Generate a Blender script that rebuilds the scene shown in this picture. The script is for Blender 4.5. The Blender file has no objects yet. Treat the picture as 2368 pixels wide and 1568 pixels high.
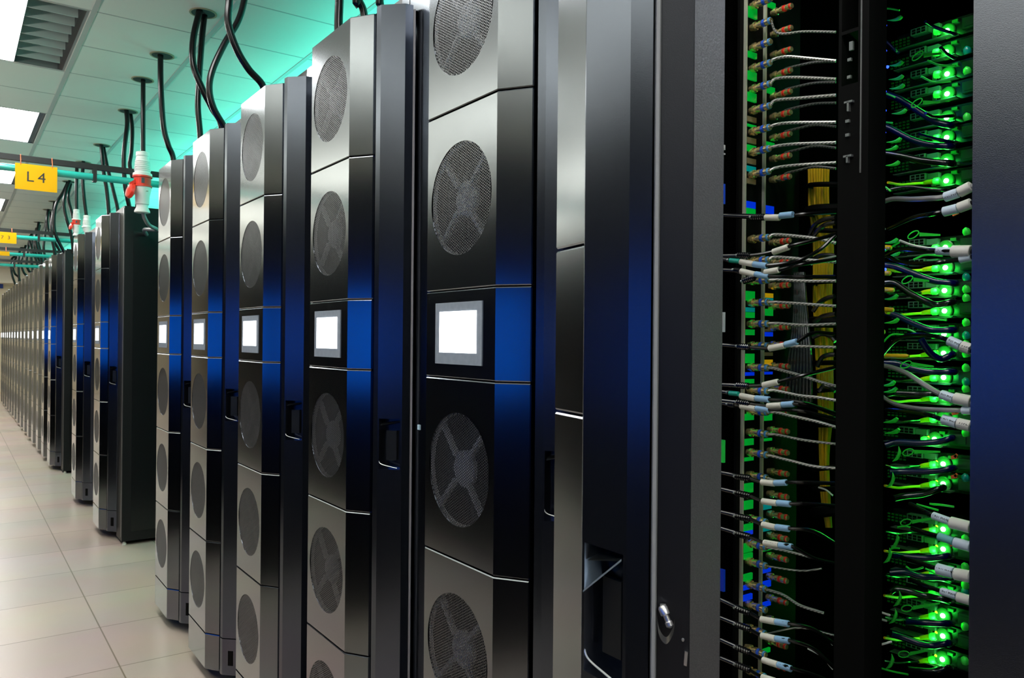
import bpy, math, random
from mathutils import Vector, Matrix
random.seed(7)
SC = bpy.context.scene
COL = SC.collection
# ------------------------------------------------------------------ camera
F_PX, YAW, PITCH, ROLL = 1809.771, math.radians(35.6407), math.radians(.0965), math.radians(.5052)
EYE = Vector((0, 0, 1.563))
FW = Vector((math.sin(YAW)*math.cos(PITCH), math.cos(YAW)*math.cos(PITCH), math.sin(PITCH)))
RT = Vector((math.cos(YAW), -math.sin(YAW), 0))
UP = RT.cross(FW)
cd = bpy.data.cameras.new('camera'); cam = bpy.data.objects.new('camera', cd); COL.objects.link(cam)
cd.sensor_width = 36; cd.lens = F_PX/2368*36; cd.clip_start = .02
c_, s_ = math.cos(ROLL), math.sin(ROLL)
cx_ = RT*c_ + UP*s_; cy_ = -RT*s_ + UP*c_
cam.matrix_world = Matrix(((cx_.x, cy_.x, -FW.x, 0), (cx_.y, cy_.y, -FW.y, 0), (cx_.z, cy_.z, -FW.z, EYE.z), (0, 0, 0, 1)))
cd.dof.use_dof = True; cd.dof.focus_distance = 1.7; cd.dof.aperture_fstop = 20
SC.camera = cam
# ------------------------------------------------------------------ world, exposure
SC.view_settings.view_transform = 'Standard'; SC.view_settings.look = 'None'
SC.view_settings.exposure = 0.0; SC.view_settings.gamma = 1.0; SC.view_settings.use_curve_mapping = False
W = bpy.data.worlds.new('world'); SC.world = W; W.use_nodes = True
W.node_tree.nodes['Background'].inputs[0].default_value = (.02, .022, .025, 1)
SC.cycles.max_bounces = 8; SC.cycles.sample_clamp_indirect = 4.0
CEIL = 3.344
def area_light(name, loc, rot, sx, sy, color, power):
    l = bpy.data.lights.new(name, 'AREA'); l.shape = 'RECTANGLE'; l.size = sx; l.size_y = sy
    l.color = color; l.energy = power
    o = bpy.data.objects.new(name, l); o.location = loc; o.rotation_euler = rot; COL.objects.link(o)
    return o
# teal tubes of the hot aisle behind the row, shining up at the ceiling
for k, y in enumerate((1.2, 4.2, 7.2, 10.4, 14.2, 18.4)):
    area_light('teal_aisle_lamp', (2.55, y, 2.15), (math.pi, 0, 0), .5, 2.4, (.10, 1, .80), 62)
# unseen warm fill lights added over the opposite row to brighten the ceiling
for k, y in enumerate((-1, 2, 5, 8, 11.5, 15.5, 20)):
    area_light('fill_uplight', (-1.7, y, 2.6), (math.pi, 0, 0), .3, 2.4, (1, .97, .90), 80)
# small teal tubes on the rails over the cold aisle are built with the rails
# ------------------------------------------------------------------ helpers
def ray(u, v):
    a, b = u-1184, v-784
    x = c_*a + s_*b; y = -s_*a + c_*b
    return FW + RT*(x/F_PX) - UP*(y/F_PX)
def ix(u, v, X): d = ray(u, v); return EYE + d*(X/d.x)
def iy(u, v, Y): d = ray(u, v); return EYE + d*(Y/d.y)
def iz(u, v, Z): d = ray(u, v); return EYE + d*((Z-EYE.z)/d.z)

MATS = {}
def mat(name, col, rough=.5, metal=0., emit=None, es=0., bump=0., bscale=300., spec=.5, alpha=1., coat=0., var=0., vscale=8., trans=0., wave=0.):
    if name in MATS: return MATS[name]
    m = bpy.data.materials.new(name); m.use_nodes = True; n = m.node_tree; b = n.nodes['Principled BSDF']
    b.inputs['Base Color'].default_value = (*col, 1); b.inputs['Roughness'].default_value = rough
    b.inputs['Metallic'].default_value = metal; b.inputs['Specular IOR Level'].default_value = spec
    b.inputs['Coat Weight'].default_value = coat; b.inputs['Coat Roughness'].default_value = .12
    b.inputs['Transmission Weight'].default_value = trans
    if emit: b.inputs['Emission Color'].default_value = (*emit, 1); b.inputs['Emission Strength'].default_value = es
    tc = n.nodes.new('ShaderNodeTexCoord')
    if bump:
        t = n.nodes.new('ShaderNodeTexNoise'); t.inputs['Scale'].default_value = bscale; t.inputs['Detail'].default_value = 3
        bp = n.nodes.new('ShaderNodeBump'); bp.inputs['Strength'].default_value = bump; bp.inputs['Distance'].default_value = .001
        n.links.new(tc.outputs['Object'], t.inputs['Vector']); n.links.new(t.outputs['Fac'], bp.inputs['Height'])
        n.links.new(bp.outputs['Normal'], b.inputs['Normal'])
    if var:
        t = n.nodes.new('ShaderNodeTexNoise'); t.inputs['Scale'].default_value = vscale; t.inputs['Detail'].default_value = 6
        mx = n.nodes.new('ShaderNodeMix'); mx.data_type = 'RGBA'; mx.inputs[6].default_value = (*[c*(1-var) for c in col], 1)
        mx.inputs[7].default_value = (*[min(1, c*(1+var)) for c in col], 1)
        n.links.new(tc.outputs['Object'], t.inputs['Vector']); n.links.new(t.outputs['Fac'], mx.inputs[0]); n.links.new(mx.outputs[2], b.inputs['Base Color'])
    if wave:
        t = n.nodes.new('ShaderNodeTexWave'); t.bands_direction = 'DIAGONAL'; t.inputs['Scale'].default_value = wave; t.inputs['Distortion'].default_value = .6
        mx = n.nodes.new('ShaderNodeMix'); mx.data_type = 'RGBA'; mx.inputs[6].default_value = (*[c*.25 for c in col], 1); mx.inputs[7].default_value = (*[min(1, c*1.5) for c in col], 1)
        n.links.new(tc.outputs['Object'], t.inputs['Vector']); n.links.new(t.outputs['Fac'], mx.inputs[0]); n.links.new(mx.outputs[2], b.inputs['Base Color'])
    MATS[name] = m; return m

class MB:
    def __init__(s): s.v = []; s.f = []
    def add(s, vs, fs):
        k = len(s.v); s.v += [tuple(p) for p in vs]; s.f += [tuple(i+k for i in f) for f in fs]; return s
    def box(s, a, b):
        x0, y0, z0 = a; x1, y1, z1 = b
        return s.add([(x0,y0,z0),(x1,y0,z0),(x1,y1,z0),(x0,y1,z0),(x0,y0,z1),(x1,y0,z1),(x1,y1,z1),(x0,y1,z1)],
                     [(0,3,2,1),(4,5,6,7),(0,1,5,4),(1,2,6,5),(2,3,7,6),(3,0,4,7)])
    def obox(s, o, ax, ay, az):      # box from a corner with three edge vectors
        o, ax, ay, az = map(Vector, (o, ax, ay, az))
        P = [o, o+ax, o+ax+ay, o+ay]; P += [p+az for p in P]
        f = [(0,3,2,1),(4,5,6,7),(0,1,5,4),(1,2,6,5),(2,3,7,6),(3,0,4,7)]
        if ax.cross(ay).dot(az) < 0: f = [t[::-1] for t in f]
        return s.add(P, f)
    def prism(s, poly, z0, z1):      # poly of (x,y), counter-clockwise from above
        n = len(poly); a = sum(poly[i][0]*poly[(i+1)%n][1]-poly[(i+1)%n][0]*poly[i][1] for i in range(n))
        if a < 0: poly = poly[::-1]
        return s.add([(x,y,z0) for x,y in poly]+[(x,y,z1) for x,y in poly],
                     [tuple(range(n))[::-1], tuple(range(n,2*n))]+[(i,(i+1)%n,(i+1)%n+n,i+n) for i in range(n)])
    def tube(s, pts, r, n=8, cap=True):
        pts = [Vector(p) for p in pts]; m = len(pts)
        rs = r if isinstance(r, (list, tuple)) else [r]*m
        t0 = (pts[1]-pts[0]).normalized(); u = t0.orthogonal().normalized(); V = []
        for i, p in enumerate(pts):
            t = (pts[min(i+1, m-1)]-pts[max(i-1, 0)]).normalized()
            u = (u - t*u.dot(t)); u = u.normalized() if u.length > 1e-6 else t.orthogonal().normalized(); w = t.cross(u)
            V += [p+(u*math.cos(a)+w*math.sin(a))*rs[i] for a in [2*math.pi*k/n for k in range(n)]]
        Fc = [(i*n+k, i*n+(k+1)%n, (i+1)*n+(k+1)%n, (i+1)*n+k) for i in range(m-1) for k in range(n)]
        if cap: Fc += [tuple(range(n))[::-1], tuple(range((m-1)*n, m*n))]
        return s.add(V, Fc)
    def lathe(s, base, axis, prof, n=20):   # prof: list (distance along the axis, radius)
        a = Vector(axis).normalized(); b = Vector(base)
        u = a.orthogonal().normalized(); w = a.cross(u); V = []
        for d, r in prof: V += [b+a*d+(u*math.cos(t)+w*math.sin(t))*max(r, 1e-5) for t in [2*math.pi*k/n for k in range(n)]]
        m = len(prof)
        Fc = [(i*n+k, i*n+(k+1)%n, (i+1)*n+(k+1)%n, (i+1)*n+k) for i in range(m-1) for k in range(n)]
        Fc += [tuple(range(n))[::-1], tuple(range((m-1)*n, m*n))]
        return s.add(V, Fc)
    def build(s, name, m, parent=None, smooth=False, mtx=None):
        me = bpy.data.meshes.new(name); me.from_pydata(s.v, [], s.f); me.materials.append(m)
        if smooth: me.shade_smooth(); me.set_sharp_from_angle(angle=math.radians(38))
        me.update(); o = bpy.data.objects.new(name, me); COL.objects.link(o)
        if parent: o.parent = parent
        if mtx is not None: o.matrix_local = mtx
        return o
def spline(pts, k=8):
    P = [Vector(p) for p in pts]; P = [P[0]*2-P[1]]+P+[P[-1]*2-P[-2]]; out = []
    for i in range(1, len(P)-2):
        a, b, c, d = P[i-1:i+3]
        for j in range(k):
            t = j/k; out.append(.5*((2*b)+(c-a)*t+(2*a-5*b+4*c-d)*t*t+(3*b-a-3*c+d)*t**3))
    out.append(P[-2]); return out
def tag(o, label, cat, group=None, kind=None):
    o['label'] = label; o['category'] = cat
    if group: o['group'] = group
    if kind: o['kind'] = kind
    return o
def empty(name, loc=(0, 0, 0)):
    o = bpy.data.objects.new(name, None); o.location = loc; o.empty_display_size = .05; COL.objects.link(o); return o
def copy_tree(o, parent=None):
    c = o.copy(); COL.objects.link(c)
    if parent: c.parent = parent
    for ch in [x for x in COL.objects if x.parent == o]: copy_tree(ch, c)
    return c
def struct(o): o['kind'] = 'structure'; return o
ORD = ['first','second','third','fourth','fifth','sixth','seventh','eighth','ninth','tenth','eleventh','twelfth','thirteenth',
       'fourteenth','fifteenth','sixteenth','seventeenth','eighteenth','nineteenth','twentieth','twenty-first','twenty-second',
       'twenty-third','twenty-fourth','twenty-fifth','twenty-sixth','twenty-seventh','twenty-eighth','twenty-ninth','thirtieth',
       'thirty-first','thirty-second','thirty-third','thirty-fourth','thirty-fifth']
def text(parent, s, size, origin, xdir, ydir, m, name='lettering'):
    cu = bpy.data.curves.new(name, 'FONT'); cu.body = s; cu.size = size; cu.extrude = .0002
    cu.align_x = 'CENTER'; cu.align_y = 'CENTER'; cu.materials.append(m)
    oc = bpy.data.objects.new('tmp', cu); COL.objects.link(oc)
    me = bpy.data.meshes.new_from_object(oc.evaluated_get(bpy.context.evaluated_depsgraph_get()))
    bpy.data.objects.remove(oc); o = bpy.data.objects.new(name, me); COL.objects.link(o)
    x = Vector(xdir).normalized(); y = Vector(ydir); y = (y-x*y.dot(x)).normalized(); z = x.cross(y)
    o.parent = parent
    mw = Matrix(((x.x,y.x,z.x,origin[0]),(x.y,y.y,z.y,origin[1]),(x.z,y.z,z.z,origin[2]),(0,0,0,1)))
    o.matrix_local = Matrix.Translation(-parent.location) @ mw
    return o
# ------------------------------------------------------------------ materials
M_CAB = mat('cabinet_graphite', (.20, .22, .25), .17, 1.0, bump=.02, bscale=900, coat=.4)
M_STRIP = mat('strip_graphite', (.115, .13, .165), .20, .97, bump=.03, bscale=1500)
M_BODY = mat('rack_black', (.008, .009, .010), .38, .0, spec=.3)
M_BLACK = mat('matt_black', (.003, .003, .003), .6, spec=.08)
M_GRILLE = mat('grille_metal', (.12, .125, .135), .33, .9)
M_FAN = mat('fan_aluminium', (1, 1, 1), .35, 0)
M_BLADE = mat('fan_blade_dark', (.008, .008, .009), .5, spec=.2)
M_BEZEL = mat('bezel_frosted', (.20, .23, .27), .5, .0, var=.25, vscale=60)
M_SCREEN = mat('screen_white', (1, 1, 1), .4, emit=(.93, .96, 1), es=4.5)
M_RUBBER = mat('cable_rubber_black', (.003, .003, .0035), .22, spec=.3)
M_WHITEP = mat('plug_white', (.80, .80, .76), .4)
M_RED = mat('plug_red', (.75, .035, .015), .35)
M_LAMP = mat('lamp_diffuser', (1, 1, 1), .5, emit=(1, 1, .97), es=22)
M_LOUV = mat('louvre_metal', (.42, .46, .46), .35, .8)
M_RAIL = mat('rail_black', (.006, .008, .008), .4)
M_TEAL = mat('pipe_teal', (.03, .50, .42), .15, spec=.8)
M_YEL = mat('sign_yellow', (.90, .46, .0), .6, spec=.2)
M_ORANGE = mat('tie_orange', (.9, .16, .05), .5)
M_INK = mat('ink_dark', (.02, .02, .025), .6)
M_CEIL = mat('ceiling_tile', (.66, .68, .62), .75, bump=.15, bscale=250, var=.03, vscale=3)
M_GRID = mat('ceiling_bar', (.42, .44, .42), .6)
M_WALL = mat('wall_beige', (.72, .63, .48), .8, var=.04, vscale=2)
M_BLUES = mat('sign_blue', (.01, .05, .35), .5)
M_DKHOLE = mat('grommet_dark', (.02, .035, .03), .8)
# ------------------------------------------------------------------ room shell
def floor_mat():
    m = bpy.data.materials.new('floor_tiles'); m.use_nodes = True; n = m.node_tree; b = n.nodes['Principled BSDF']
    tc = n.nodes.new('ShaderNodeTexCoord'); mp = n.nodes.new('ShaderNodeMapping')
    mp.inputs['Location'].default_value = (-.664/.61*1, -4.095/.61, 0)
    mp.inputs['Scale'].default_value = (1/.61, 1/.61, 1)
    br = n.nodes.new('ShaderNodeTexBrick'); br.offset = 0; br.squash = 1
    for k, v in (('Scale', 1), ('Mortar Size', .006), ('Mortar Smooth', .2), ('Brick Width', 1), ('Row Height', 1), ('Bias', 0)): br.inputs[k].default_value = v
    br.inputs['Color1'].default_value = (.57, .465, .385, 1); br.inputs['Color2'].default_value = (.49, .40, .33, 1); br.inputs['Mortar'].default_value = (.20, .155, .09, 1)
    nz = n.nodes.new('ShaderNodeTexNoise'); nz.inputs['Scale'].default_value = 1.6; nz.inputs['Detail'].default_value = 5
    mx = n.nodes.new('ShaderNodeMix'); mx.data_type = 'RGBA'; mx.blend_type = 'MULTIPLY'; mx.inputs[0].default_value = .35
    n.links.new(tc.outputs['Object'], mp.inputs['Vector']); n.links.new(mp.outputs['Vector'], br.inputs['Vector'])
    n.links.new(tc.outputs['Object'], nz.inputs['Vector'])
    n.links.new(br.outputs['Color'], mx.inputs[6]); n.links.new(nz.outputs['Color'], mx.inputs[7]); n.links.new(mx.outputs[2], b.inputs['Base Color'])
    r = n.nodes.new('ShaderNodeMapRange'); r.inputs[3].default_value = .22; r.inputs[4].default_value = .42
    n.links.new(nz.outputs['Fac'], r.inputs[0]); n.links.new(r.outputs[0], b.inputs['Roughness'])
    return m
struct(MB().box((-4.5, -4, -.05), (3.6, 25, 0)).build('floor', floor_mat()))
struct(MB().box((-4.5, -4, CEIL+.12), (3.6, 25, CEIL+.17)).build('trim_1', M_BLACK))
LX0, LX1 = .022, .604
LIGHTS = [(LX0, 4.83+2.44*k) for k in range(-4, 8)]
def ceiling():
    b = MB(); xs = sorted({-4.5, 3.6} | {x for x, y in LIGHTS} | {x+LX1-LX0 for x, y in LIGHTS})
    ys = sorted({-4., 25.} | {y for x, y in LIGHTS} | {y+1.2 for x, y in LIGHTS})
    for i in range(len(xs)-1):
        for j in range(len(ys)-1):
            mx, my = (xs[i]+xs[i+1])/2, (ys[j]+ys[j+1])/2
            if any(x < mx < x+LX1-LX0 and y < my < y+1.2 for x, y in LIGHTS): continue
            b.box((xs[i], ys[j], CEIL), (xs[i+1], ys[j+1], CEIL+.02))
    return b.build('ceiling', M_CEIL)
struct(ceiling())
g = MB()
for k in range(-8, 6): 
    x = .622+.6*k
    g.box((x-.013, -4, CEIL-.003), (x+.013, 25, CEIL+.001))
for k in range(-14, 34):
    y = 4.82+.61*k; segs = [(-4.5, -2.43), (-1.825, .01), (.634, 3.6)] if (k % 4) in (1,) else [(-4.5, 3.6)]
    for a_, b_ in segs: g.box((a_, y-.004, CEIL-.002), (b_, y+.004, CEIL+.001))
struct(g.build('trim_2', M_GRID))
struct(MB().box((-4.55, -4, 0), (-4.5, 25, CEIL)).build('wall_left', M_WALL))
struct(MB().box((3.6, -4, 0), (3.65, 25, CEIL)).build('wall_right', mat('wall_pale', (.6, .66, .62), .8)))
struct(MB().box((-4.5, 25, 0), (3.6, 25.05, CEIL)).build('wall_far', M_WALL))
struct(MB().box((-4.5, 24.4, 2.95), (3.6, 25, CEIL)).build('trim_3', mat('soffit_beige', (.74, .66, .56), .8)))
struct(MB().box((-4.5, -4.05, 0), (3.6, -4, CEIL)).build('wall_near', mat('wall_dark', (.10, .10, .11), .8)))
# blue sign on the far wall
p0 = iy(-22, 650, 24.99); p1 = iy(7, 667, 24.99)
t = MB().box((p0.x, 24.96, p1.z), (p1.x, 24.995, p0.z)).build('wall_sign', M_BLUES)
tag(t, 'small dark blue sign on the beige far wall at the end of the aisle', 'sign')
# ------------------------------------------------------------------ ceiling lights
def ceiling_light(x, y, louvre):
    t = empty('ceiling_light', (x, y, CEIL)); w, l = LX1-LX0, 1.2
    b = MB()
    b.box((0, 0, 0), (.012, l, .11)).box((w-.012, 0, 0), (w, l, .11)).box((.012, 0, 0), (w-.012, .012, .11)).box((.012, l-.012, 0), (w-.012, l, .11))
    b.box((0, 0, .11), (w, l, .118)).build('housing', M_LOUV if louvre else mat('housing_dark', (.05, .06, .07), .4, .5), t)
    x1 = .294 if louvre else w-.045
    MB().box((.012, .012, .004), (x1, l-.012, .010)).build('diffuser', M_LAMP, t)
    if louvre:
        for k in range(1, 8):
            yy = l*k/8
            MB().prism([(.296, yy-.002), (w-.04, yy-.002), (w-.04, yy+.003), (.296, yy+.003)], .002, .075).build('louvre_blade', mat('blade_pale', (.45, .55, .52), .4), t)
    if not louvre: MB().box((w-.045, .012, .004), (w-.012, l-.012, .10)).build('side_reflector', mat('reflector_blue', (.01, .03, .06), .3), t)
    else:
        MB().box((w-.04, .012, .004), (w-.012, l-.012, .10)).build('side_reflector', mat('reflector_dark', (.01, .01, .012), .4), t)
        MB().box((.2945, .012, -.001), (.2965, l-.012, .10)).build('divider', MATS['housing_dark'] if 'housing_dark' in MATS else mat('divider_dark', (.05, .06, .06), .5), t)
        MB().box((.297, .012, .10), (w-.04, l-.012, .106)).build('reflector', mat('reflector_grey', (.16, .24, .23), .4), t)
    return t
def lab_light(i):
    return ['recessed ceiling light with grey louvres beside its bright lamp, nearest the camera',
            'bright white square ceiling light, second along the aisle ceiling',
            'bright white ceiling light behind the yellow L4 sign',
            'small bright ceiling light below and behind the L4 sign'][i]
for (x, y) in LIGHTS:
    i = round((y-4.83)/2.44)
    t = ceiling_light(x, y, i == 0 and x > 0)
    if x > 0 and 0 <= i < 4: tag(t, lab_light(i), 'ceiling light', 'troffers over the aisle')
    elif x > 0: tag(t, 'white ceiling troffer over the aisle, outside the four in view', 'ceiling light', 'troffers over the aisle')
# ------------------------------------------------------------------ fan cabinets
X0 = .95; ZT = 2.5136; ZB = .057
SEAM = [2.5136, 2.0996, 1.679, 1.473, 1.0554, .6375, .2196, .057]
FWD = .298                                        # width of the fan face
PROF = [(.062, .372), (.0446, .364), (0, .298), (0, 0), (.0446, -.0662), (.060, -.060)]   # (dx,dy) of a front module
SC_A, SC_B = (.047, -.109), (.099, -.159)      # the near strip
def grille_mesh():
    b = MB(); p = .0064; R = .1335; ri = p*.43; ro = p/math.sqrt(3)
    n = int(R/p)+2
    for i in range(-n, n+1):
        for j in range(-n*2, n*2+1):
            y = i*p*math.sqrt(3)/2*1.0; z = (j+.5*(i % 2))*p
            rr = math.hypot(y, z)
            if rr > R: continue
            out = [(0, y+ro*math.cos(math.radians(60*k)), z+ro*math.sin(math.radians(60*k))) for k in range(6)]
            if rr > .1285: b.add(out, [(0,1,2,3,4,5)]); continue
            inn = [(0, y+ri*math.cos(math.radians(60*k)), z+ri*math.sin(math.radians(60*k))) for k in range(6)]
            inb = [(.0014, q[1], q[2]) for q in inn]
            b.add(out+inn+inb, [(k, (k+1)%6, 6+(k+1)%6, 6+k) for k in range(6)]+[(6+k, 6+(k+1)%6, 12+(k+1)%6, 12+k) for k in range(6)])
    return b
def module_mesh(z0, z1, hole=None):
    """front shell of one module, face towards -x, with small bevels at its top and bottom edges"""
    b = MB(); bv = .0022; inset = .0018; g = .0016
    rings = [(z0+g, inset), (z0+g+bv, 0), (z1-g-bv, 0), (z1-g, inset)]
    n = len(PROF)
    pts = [[(x+i, y, z) for x, y in PROF] for z, i in rings]
    V = [p for r in pts for p in r]; Fc = []
    for r in range(3):
        for k in range(n-1):
            if hole and r == 1 and k == 2: continue
            Fc.append((r*n+k, r*n+k+1, (r+1)*n+k+1, (r+1)*n+k))
    Fc += [tuple(range(n))[::-1], tuple(range(3*n, 4*n))]
    b.add(V, Fc)
    if hole:
        cy, cz, R = hole; za, zb = z0+g+bv, z1-g-bv; N = 64; ring = []; rect = []
        for k in range(N):
            a = 2*math.pi*k/N+math.pi/4; ca, sa = math.cos(a), math.sin(a)
            ring.append((0, cy+R*ca, cz+R*sa))
        per = [((FWD, zb), (0, zb)), ((0, zb), (0, za)), ((0, za), (FWD, za)), ((FWD, za), (FWD, zb))]
        for (a0, a1) in per:
            for k in range(N//4):
                t = k/(N//4); rect.append((0, a0[0]+(a1[0]-a0[0])*t, a0[1]+(a1[1]-a0[1])*t))
        back = [(.004, y, z) for x, y, z in ring]
        b.add(ring+rect+back, [(k, N+k, N+(k+1)%N, (k+1)%N) for k in range(N)]+[(2*N+k, k, (k+1)%N, 2*N+(k+1)%N) for k in range(N)])
    return b
def fan_frame_mesh(cy, cz):
    b = MB(); N = 40; R = .131
    ring = []
    for x, r in ((.006, R-.001), (.014, R-.0035), (.014, R+.002), (.006, R+.002)):
        ring += [(x, cy+r*math.cos(2*math.pi*k/N), cz+r*math.sin(2*math.pi*k/N)) for k in range(N)]
    b.add(ring, [(i*N+k, i*N+(k+1)%N, ((i+1)%4)*N+(k+1)%N, ((i+1)%4)*N+k) for i in range(4) for k in range(N)])
    b.lathe((.014, cy, cz), (1, 0, 0), [(0, .02), (0, .038), (.004, .043), (.014, .043)], 28)
    for a in (48, 135, 228, 315):
        ca, sa = math.cos(math.radians(a)), math.sin(math.radians(a)); d = Vector((0, ca, sa)); w = Vector((0, -sa, ca))
        o = Vector((.008, cy, cz))+d*.040-w*.005
        b.obox(o, d*.090, w*.010, Vector((.012, 0, 0)))
    return b
def blades_mesh(cy, cz):
    b = MB(); N = 40; R = .1305; ring = []
    for x, q in ((.0145, R), (.050, R-.003), (.0855, R-.002)): ring += [(x, cy+q*math.cos(2*math.pi*k/N), cz+q*math.sin(2*math.pi*k/N)) for k in range(N)]
    b.add(ring, [(i*N+k, i*N+(k+1)%N, (i+1)*N+(k+1)%N, (i+1)*N+k) for i in range(2) for k in range(N)])
    b.lathe((.028, cy, cz), (1, 0, 0), [(0, .042), (.04, .044)], 24)
    for k in range(7):
        V = []
        for j in range(6):
            r = .046+.080*j/5; tw = math.radians(14+26*j/5)
            for e in (0, 1):
                a = 2*math.pi*k/7+tw*.5+e*(.62-.05*j)
                V.append((.052+.022*e, cy+r*math.cos(a), cz+r*math.sin(a)))
        b.add(V, [(2*j, 2*j+1, 2*j+3, 2*j+2) for j in range(5)])
    N = 24; b.add([(.0590+.0265, .1305*math.cos(2*math.pi*k/N)*0+cy+.128*math.cos(2*math.pi*k/N), cz+.128*math.sin(2*math.pi*k/N)) for k in range(N)], [tuple(range(N))])
    return b
def frame_mesh():
    """door frame: near strip with its handle recess, side edge, far flat, behind the modules"""
    b = MB(); z0, z1 = SEAM[6]+.002, ZT+.010
    def wall(p, q, za, zb): b.add([(*p, za), (*q, za), (*q, zb), (*p, zb)], [(0, 1, 2, 3)])
    S0, S1, A, B, C = (.062, -.075), (.044, -.086), SC_A, SC_B, (.1225, -.162)
    lerp = lambda s: (A[0]+(B[0]-A[0])*s, A[1]+(B[1]-A[1])*s)
    for za, zb in ((z0, 1.190), (1.190, 1.335), (1.335, z1)):
        wall(S0, S1, za, zb); wall(S1, A, za, zb); wall(B, C, za, zb); wall(C, (.1225, -.12), za, zb)
        if za == 1.190:
            wall(A, lerp(.06), za, zb); wall(lerp(.93), B, za, zb)
            i0 = (lerp(.06)[0]+.027, lerp(.06)[1]+.014); i1 = (lerp(.93)[0]+.012, lerp(.93)[1]+.014)
            wall(lerp(.06), i0, za, zb); wall(i0, i1, za, zb); wall(i1, lerp(.93), za, zb)
            for z in (za, zb): b.add([(*lerp(.06), z), (*i0, z), (*i1, z), (*lerp(.93), z)], [(0, 1, 2, 3)])
        else: wall(A, B, za, zb)
    P2 = [(.074, .375), (.074, .410), (.082, .420), (.139, .420)]
    for p, q in zip([(.062, .374)]+P2, P2): wall(p, q, ZB, z1)
    top = [S0, S1, A, B, C, (.139, -.120), (.139, .420), (.082, .420), (.074, .410), (.074, .375), (.062, .374)]
    b.add([(*p, z1) for p in top], [tuple(range(len(top)))])
    wall((.139, -.120), (.139, .420), ZB, z1); wall((.062, -.066), (.062, -.075), ZB, z1)
    return b
def strip_base_mesh():
    b = MB(); o = .0006
    poly = [(.062, -.075), (.044-o, -.086), (SC_A[0]-o, SC_A[1]-o), (SC_B[0]-o, SC_B[1]-o), (.1225, -.1625), (.1225, -.075)]
    return b.prism(poly, ZB, SEAM[6]-.002)
def make_cabinet(body=True):
    t = empty('fan_cabinet')
    if body:
        bd = MB().box((.142, -.106, .055), (1.25, .661, 2.587)).build('rack_body', M_BODY, t)
        MB().box((.1395, -.1055, .06), (.1418, -.06, 2.585)).box((.1395, .43, .06), (.1418, .6605, 2.585)).build('front_trim', M_CAB, bd)
        MB().prism([(.1255, -.1575), (.1285, -.162), (.1315, -.160), (.1315, -.150), (.1255, -.150)], .07, ZT).build('door_gasket', mat('gasket_pale', (.30, .29, .31), .5), t)
        ft = MB()
        for x in (.19, 1.2):
            for y in (-.08, .60): ft.lathe((x, y, 0), (0, 0, 1), [(0, .022), (.012, .022), (.016, .009), (.056, .009)], 10)
        ft.build('levelling_feet', M_RUBBER, bd)
    fr = frame_mesh().build('door_frame', M_STRIP, t)
    # door handle inside the recess
    h = MB(); a = Vector((.0535, -.113, 0)); d = Vector((.043, -.0415, 0)); nn = Vector((.012, .011, 0))
    h.add([a+Vector((0,0,1.315)), a+d+Vector((0,0,1.328)), a+d+nn+Vector((0,0,1.330)), a+nn+Vector((0,0,1.322))], [(0,1,2,3)])
    h.obox(a+d*.25+nn*.6+Vector((0, 0, 1.215)), d*.5, nn*.35, Vector((0, 0, .085)))
    h.build('door_handle', M_BODY, fr)
    MB().tube(spline([Vector((.0495, -.1085, 1.222)), Vector((.0545, -.1145, 1.206)), Vector((.0755, -.1345, 1.198)), Vector((.090, -.148, 1.194))], 6), .0011, 6).build('recess_rim', mat('pale_edge', (.75, .77, .74), .3, .6), fr, True)  # pale line along the foot of the handle recess
    cy = FWD/2; mods = []
    gm = fm = bm = None
    for k in range(6):
        z1, z0 = SEAM[k], SEAM[k+1]
        if k == 2:
            m = module_mesh(z0, z1).build('display_module', M_CAB, t)
            MB().box((-.0022, .05+.0, 1.506), (.001, .05+.202, 1.650)).build('bezel', M_BEZEL, m)
            MB().box((-.0034, .071, 1.533), (-.0010, .231, 1.629)).build('screen', M_SCREEN, m)
            continue
        cz = (z0+z1)/2
        m = module_mesh(z0, z1, (cy, cz, .1305)).build('fan_module', M_CAB, t)
        if gm is None:
            gm = grille_mesh().build('grille', M_GRILLE, m); fm = fan_frame_mesh(0, 0).build('fan_frame', M_FAN, m, True)
            bm = blades_mesh(0, 0).build('fan_blades', M_BLADE, m)
            parts = (gm, fm, bm)
        else:
            parts = tuple(p.copy() for p in (gm, fm, bm))
            for p in parts: COL.objects.link(p); p.parent = m
        for p, dx in zip(parts, (.0012, 0, 0)): p.location = (dx, cy, cz)
    m = module_mesh(SEAM[7], SEAM[6]).build('base_module', M_CAB, t)
    m2 = strip_base_mesh().build('base_corner', M_STRIP, t)
    v = MB(); q = Vector(SC_A+(0,)); d = Vector((SC_B[0]-SC_A[0], SC_B[1]-SC_A[1], 0)); n_ = Vector((-d.y, d.x, 0)).normalized()
    if n_.x > 0: n_ = -n_
    v.obox(q+d*.38+n_*.0012+Vector((0, 0, .10)), d*.34, -n_*.003, Vector((0, 0, .066)))
    v.build('vent_slot', M_BLACK, m2)
    return t
proto = make_cabinet()
NEAR = ['nearest', 'second nearest', 'third nearest', 'fourth nearest', 'fifth nearest']
cabs = []
YC = [1.387+.771*k for k in range(5)] + [6.85, 8.254]
Y2 = [10.58+.771*k for k in range(15)]
LBL = ['dark grey fan cabinet with the largest lit screen, beside the open door',
       'dark grey five-fan cabinet, second closed one left of the open door',
       'dark grey five-fan cabinet, third closed one left of the open door',
       'dark grey five-fan cabinet, fourth closed one left of the open door',
       'dark grey fan cabinet right of the gap with the hanging red and white plug',
       'fan cabinet just beyond the gap, with a black side panel to its right',
       'fan cabinet under the small white and red plugs, beyond the gap']
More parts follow.
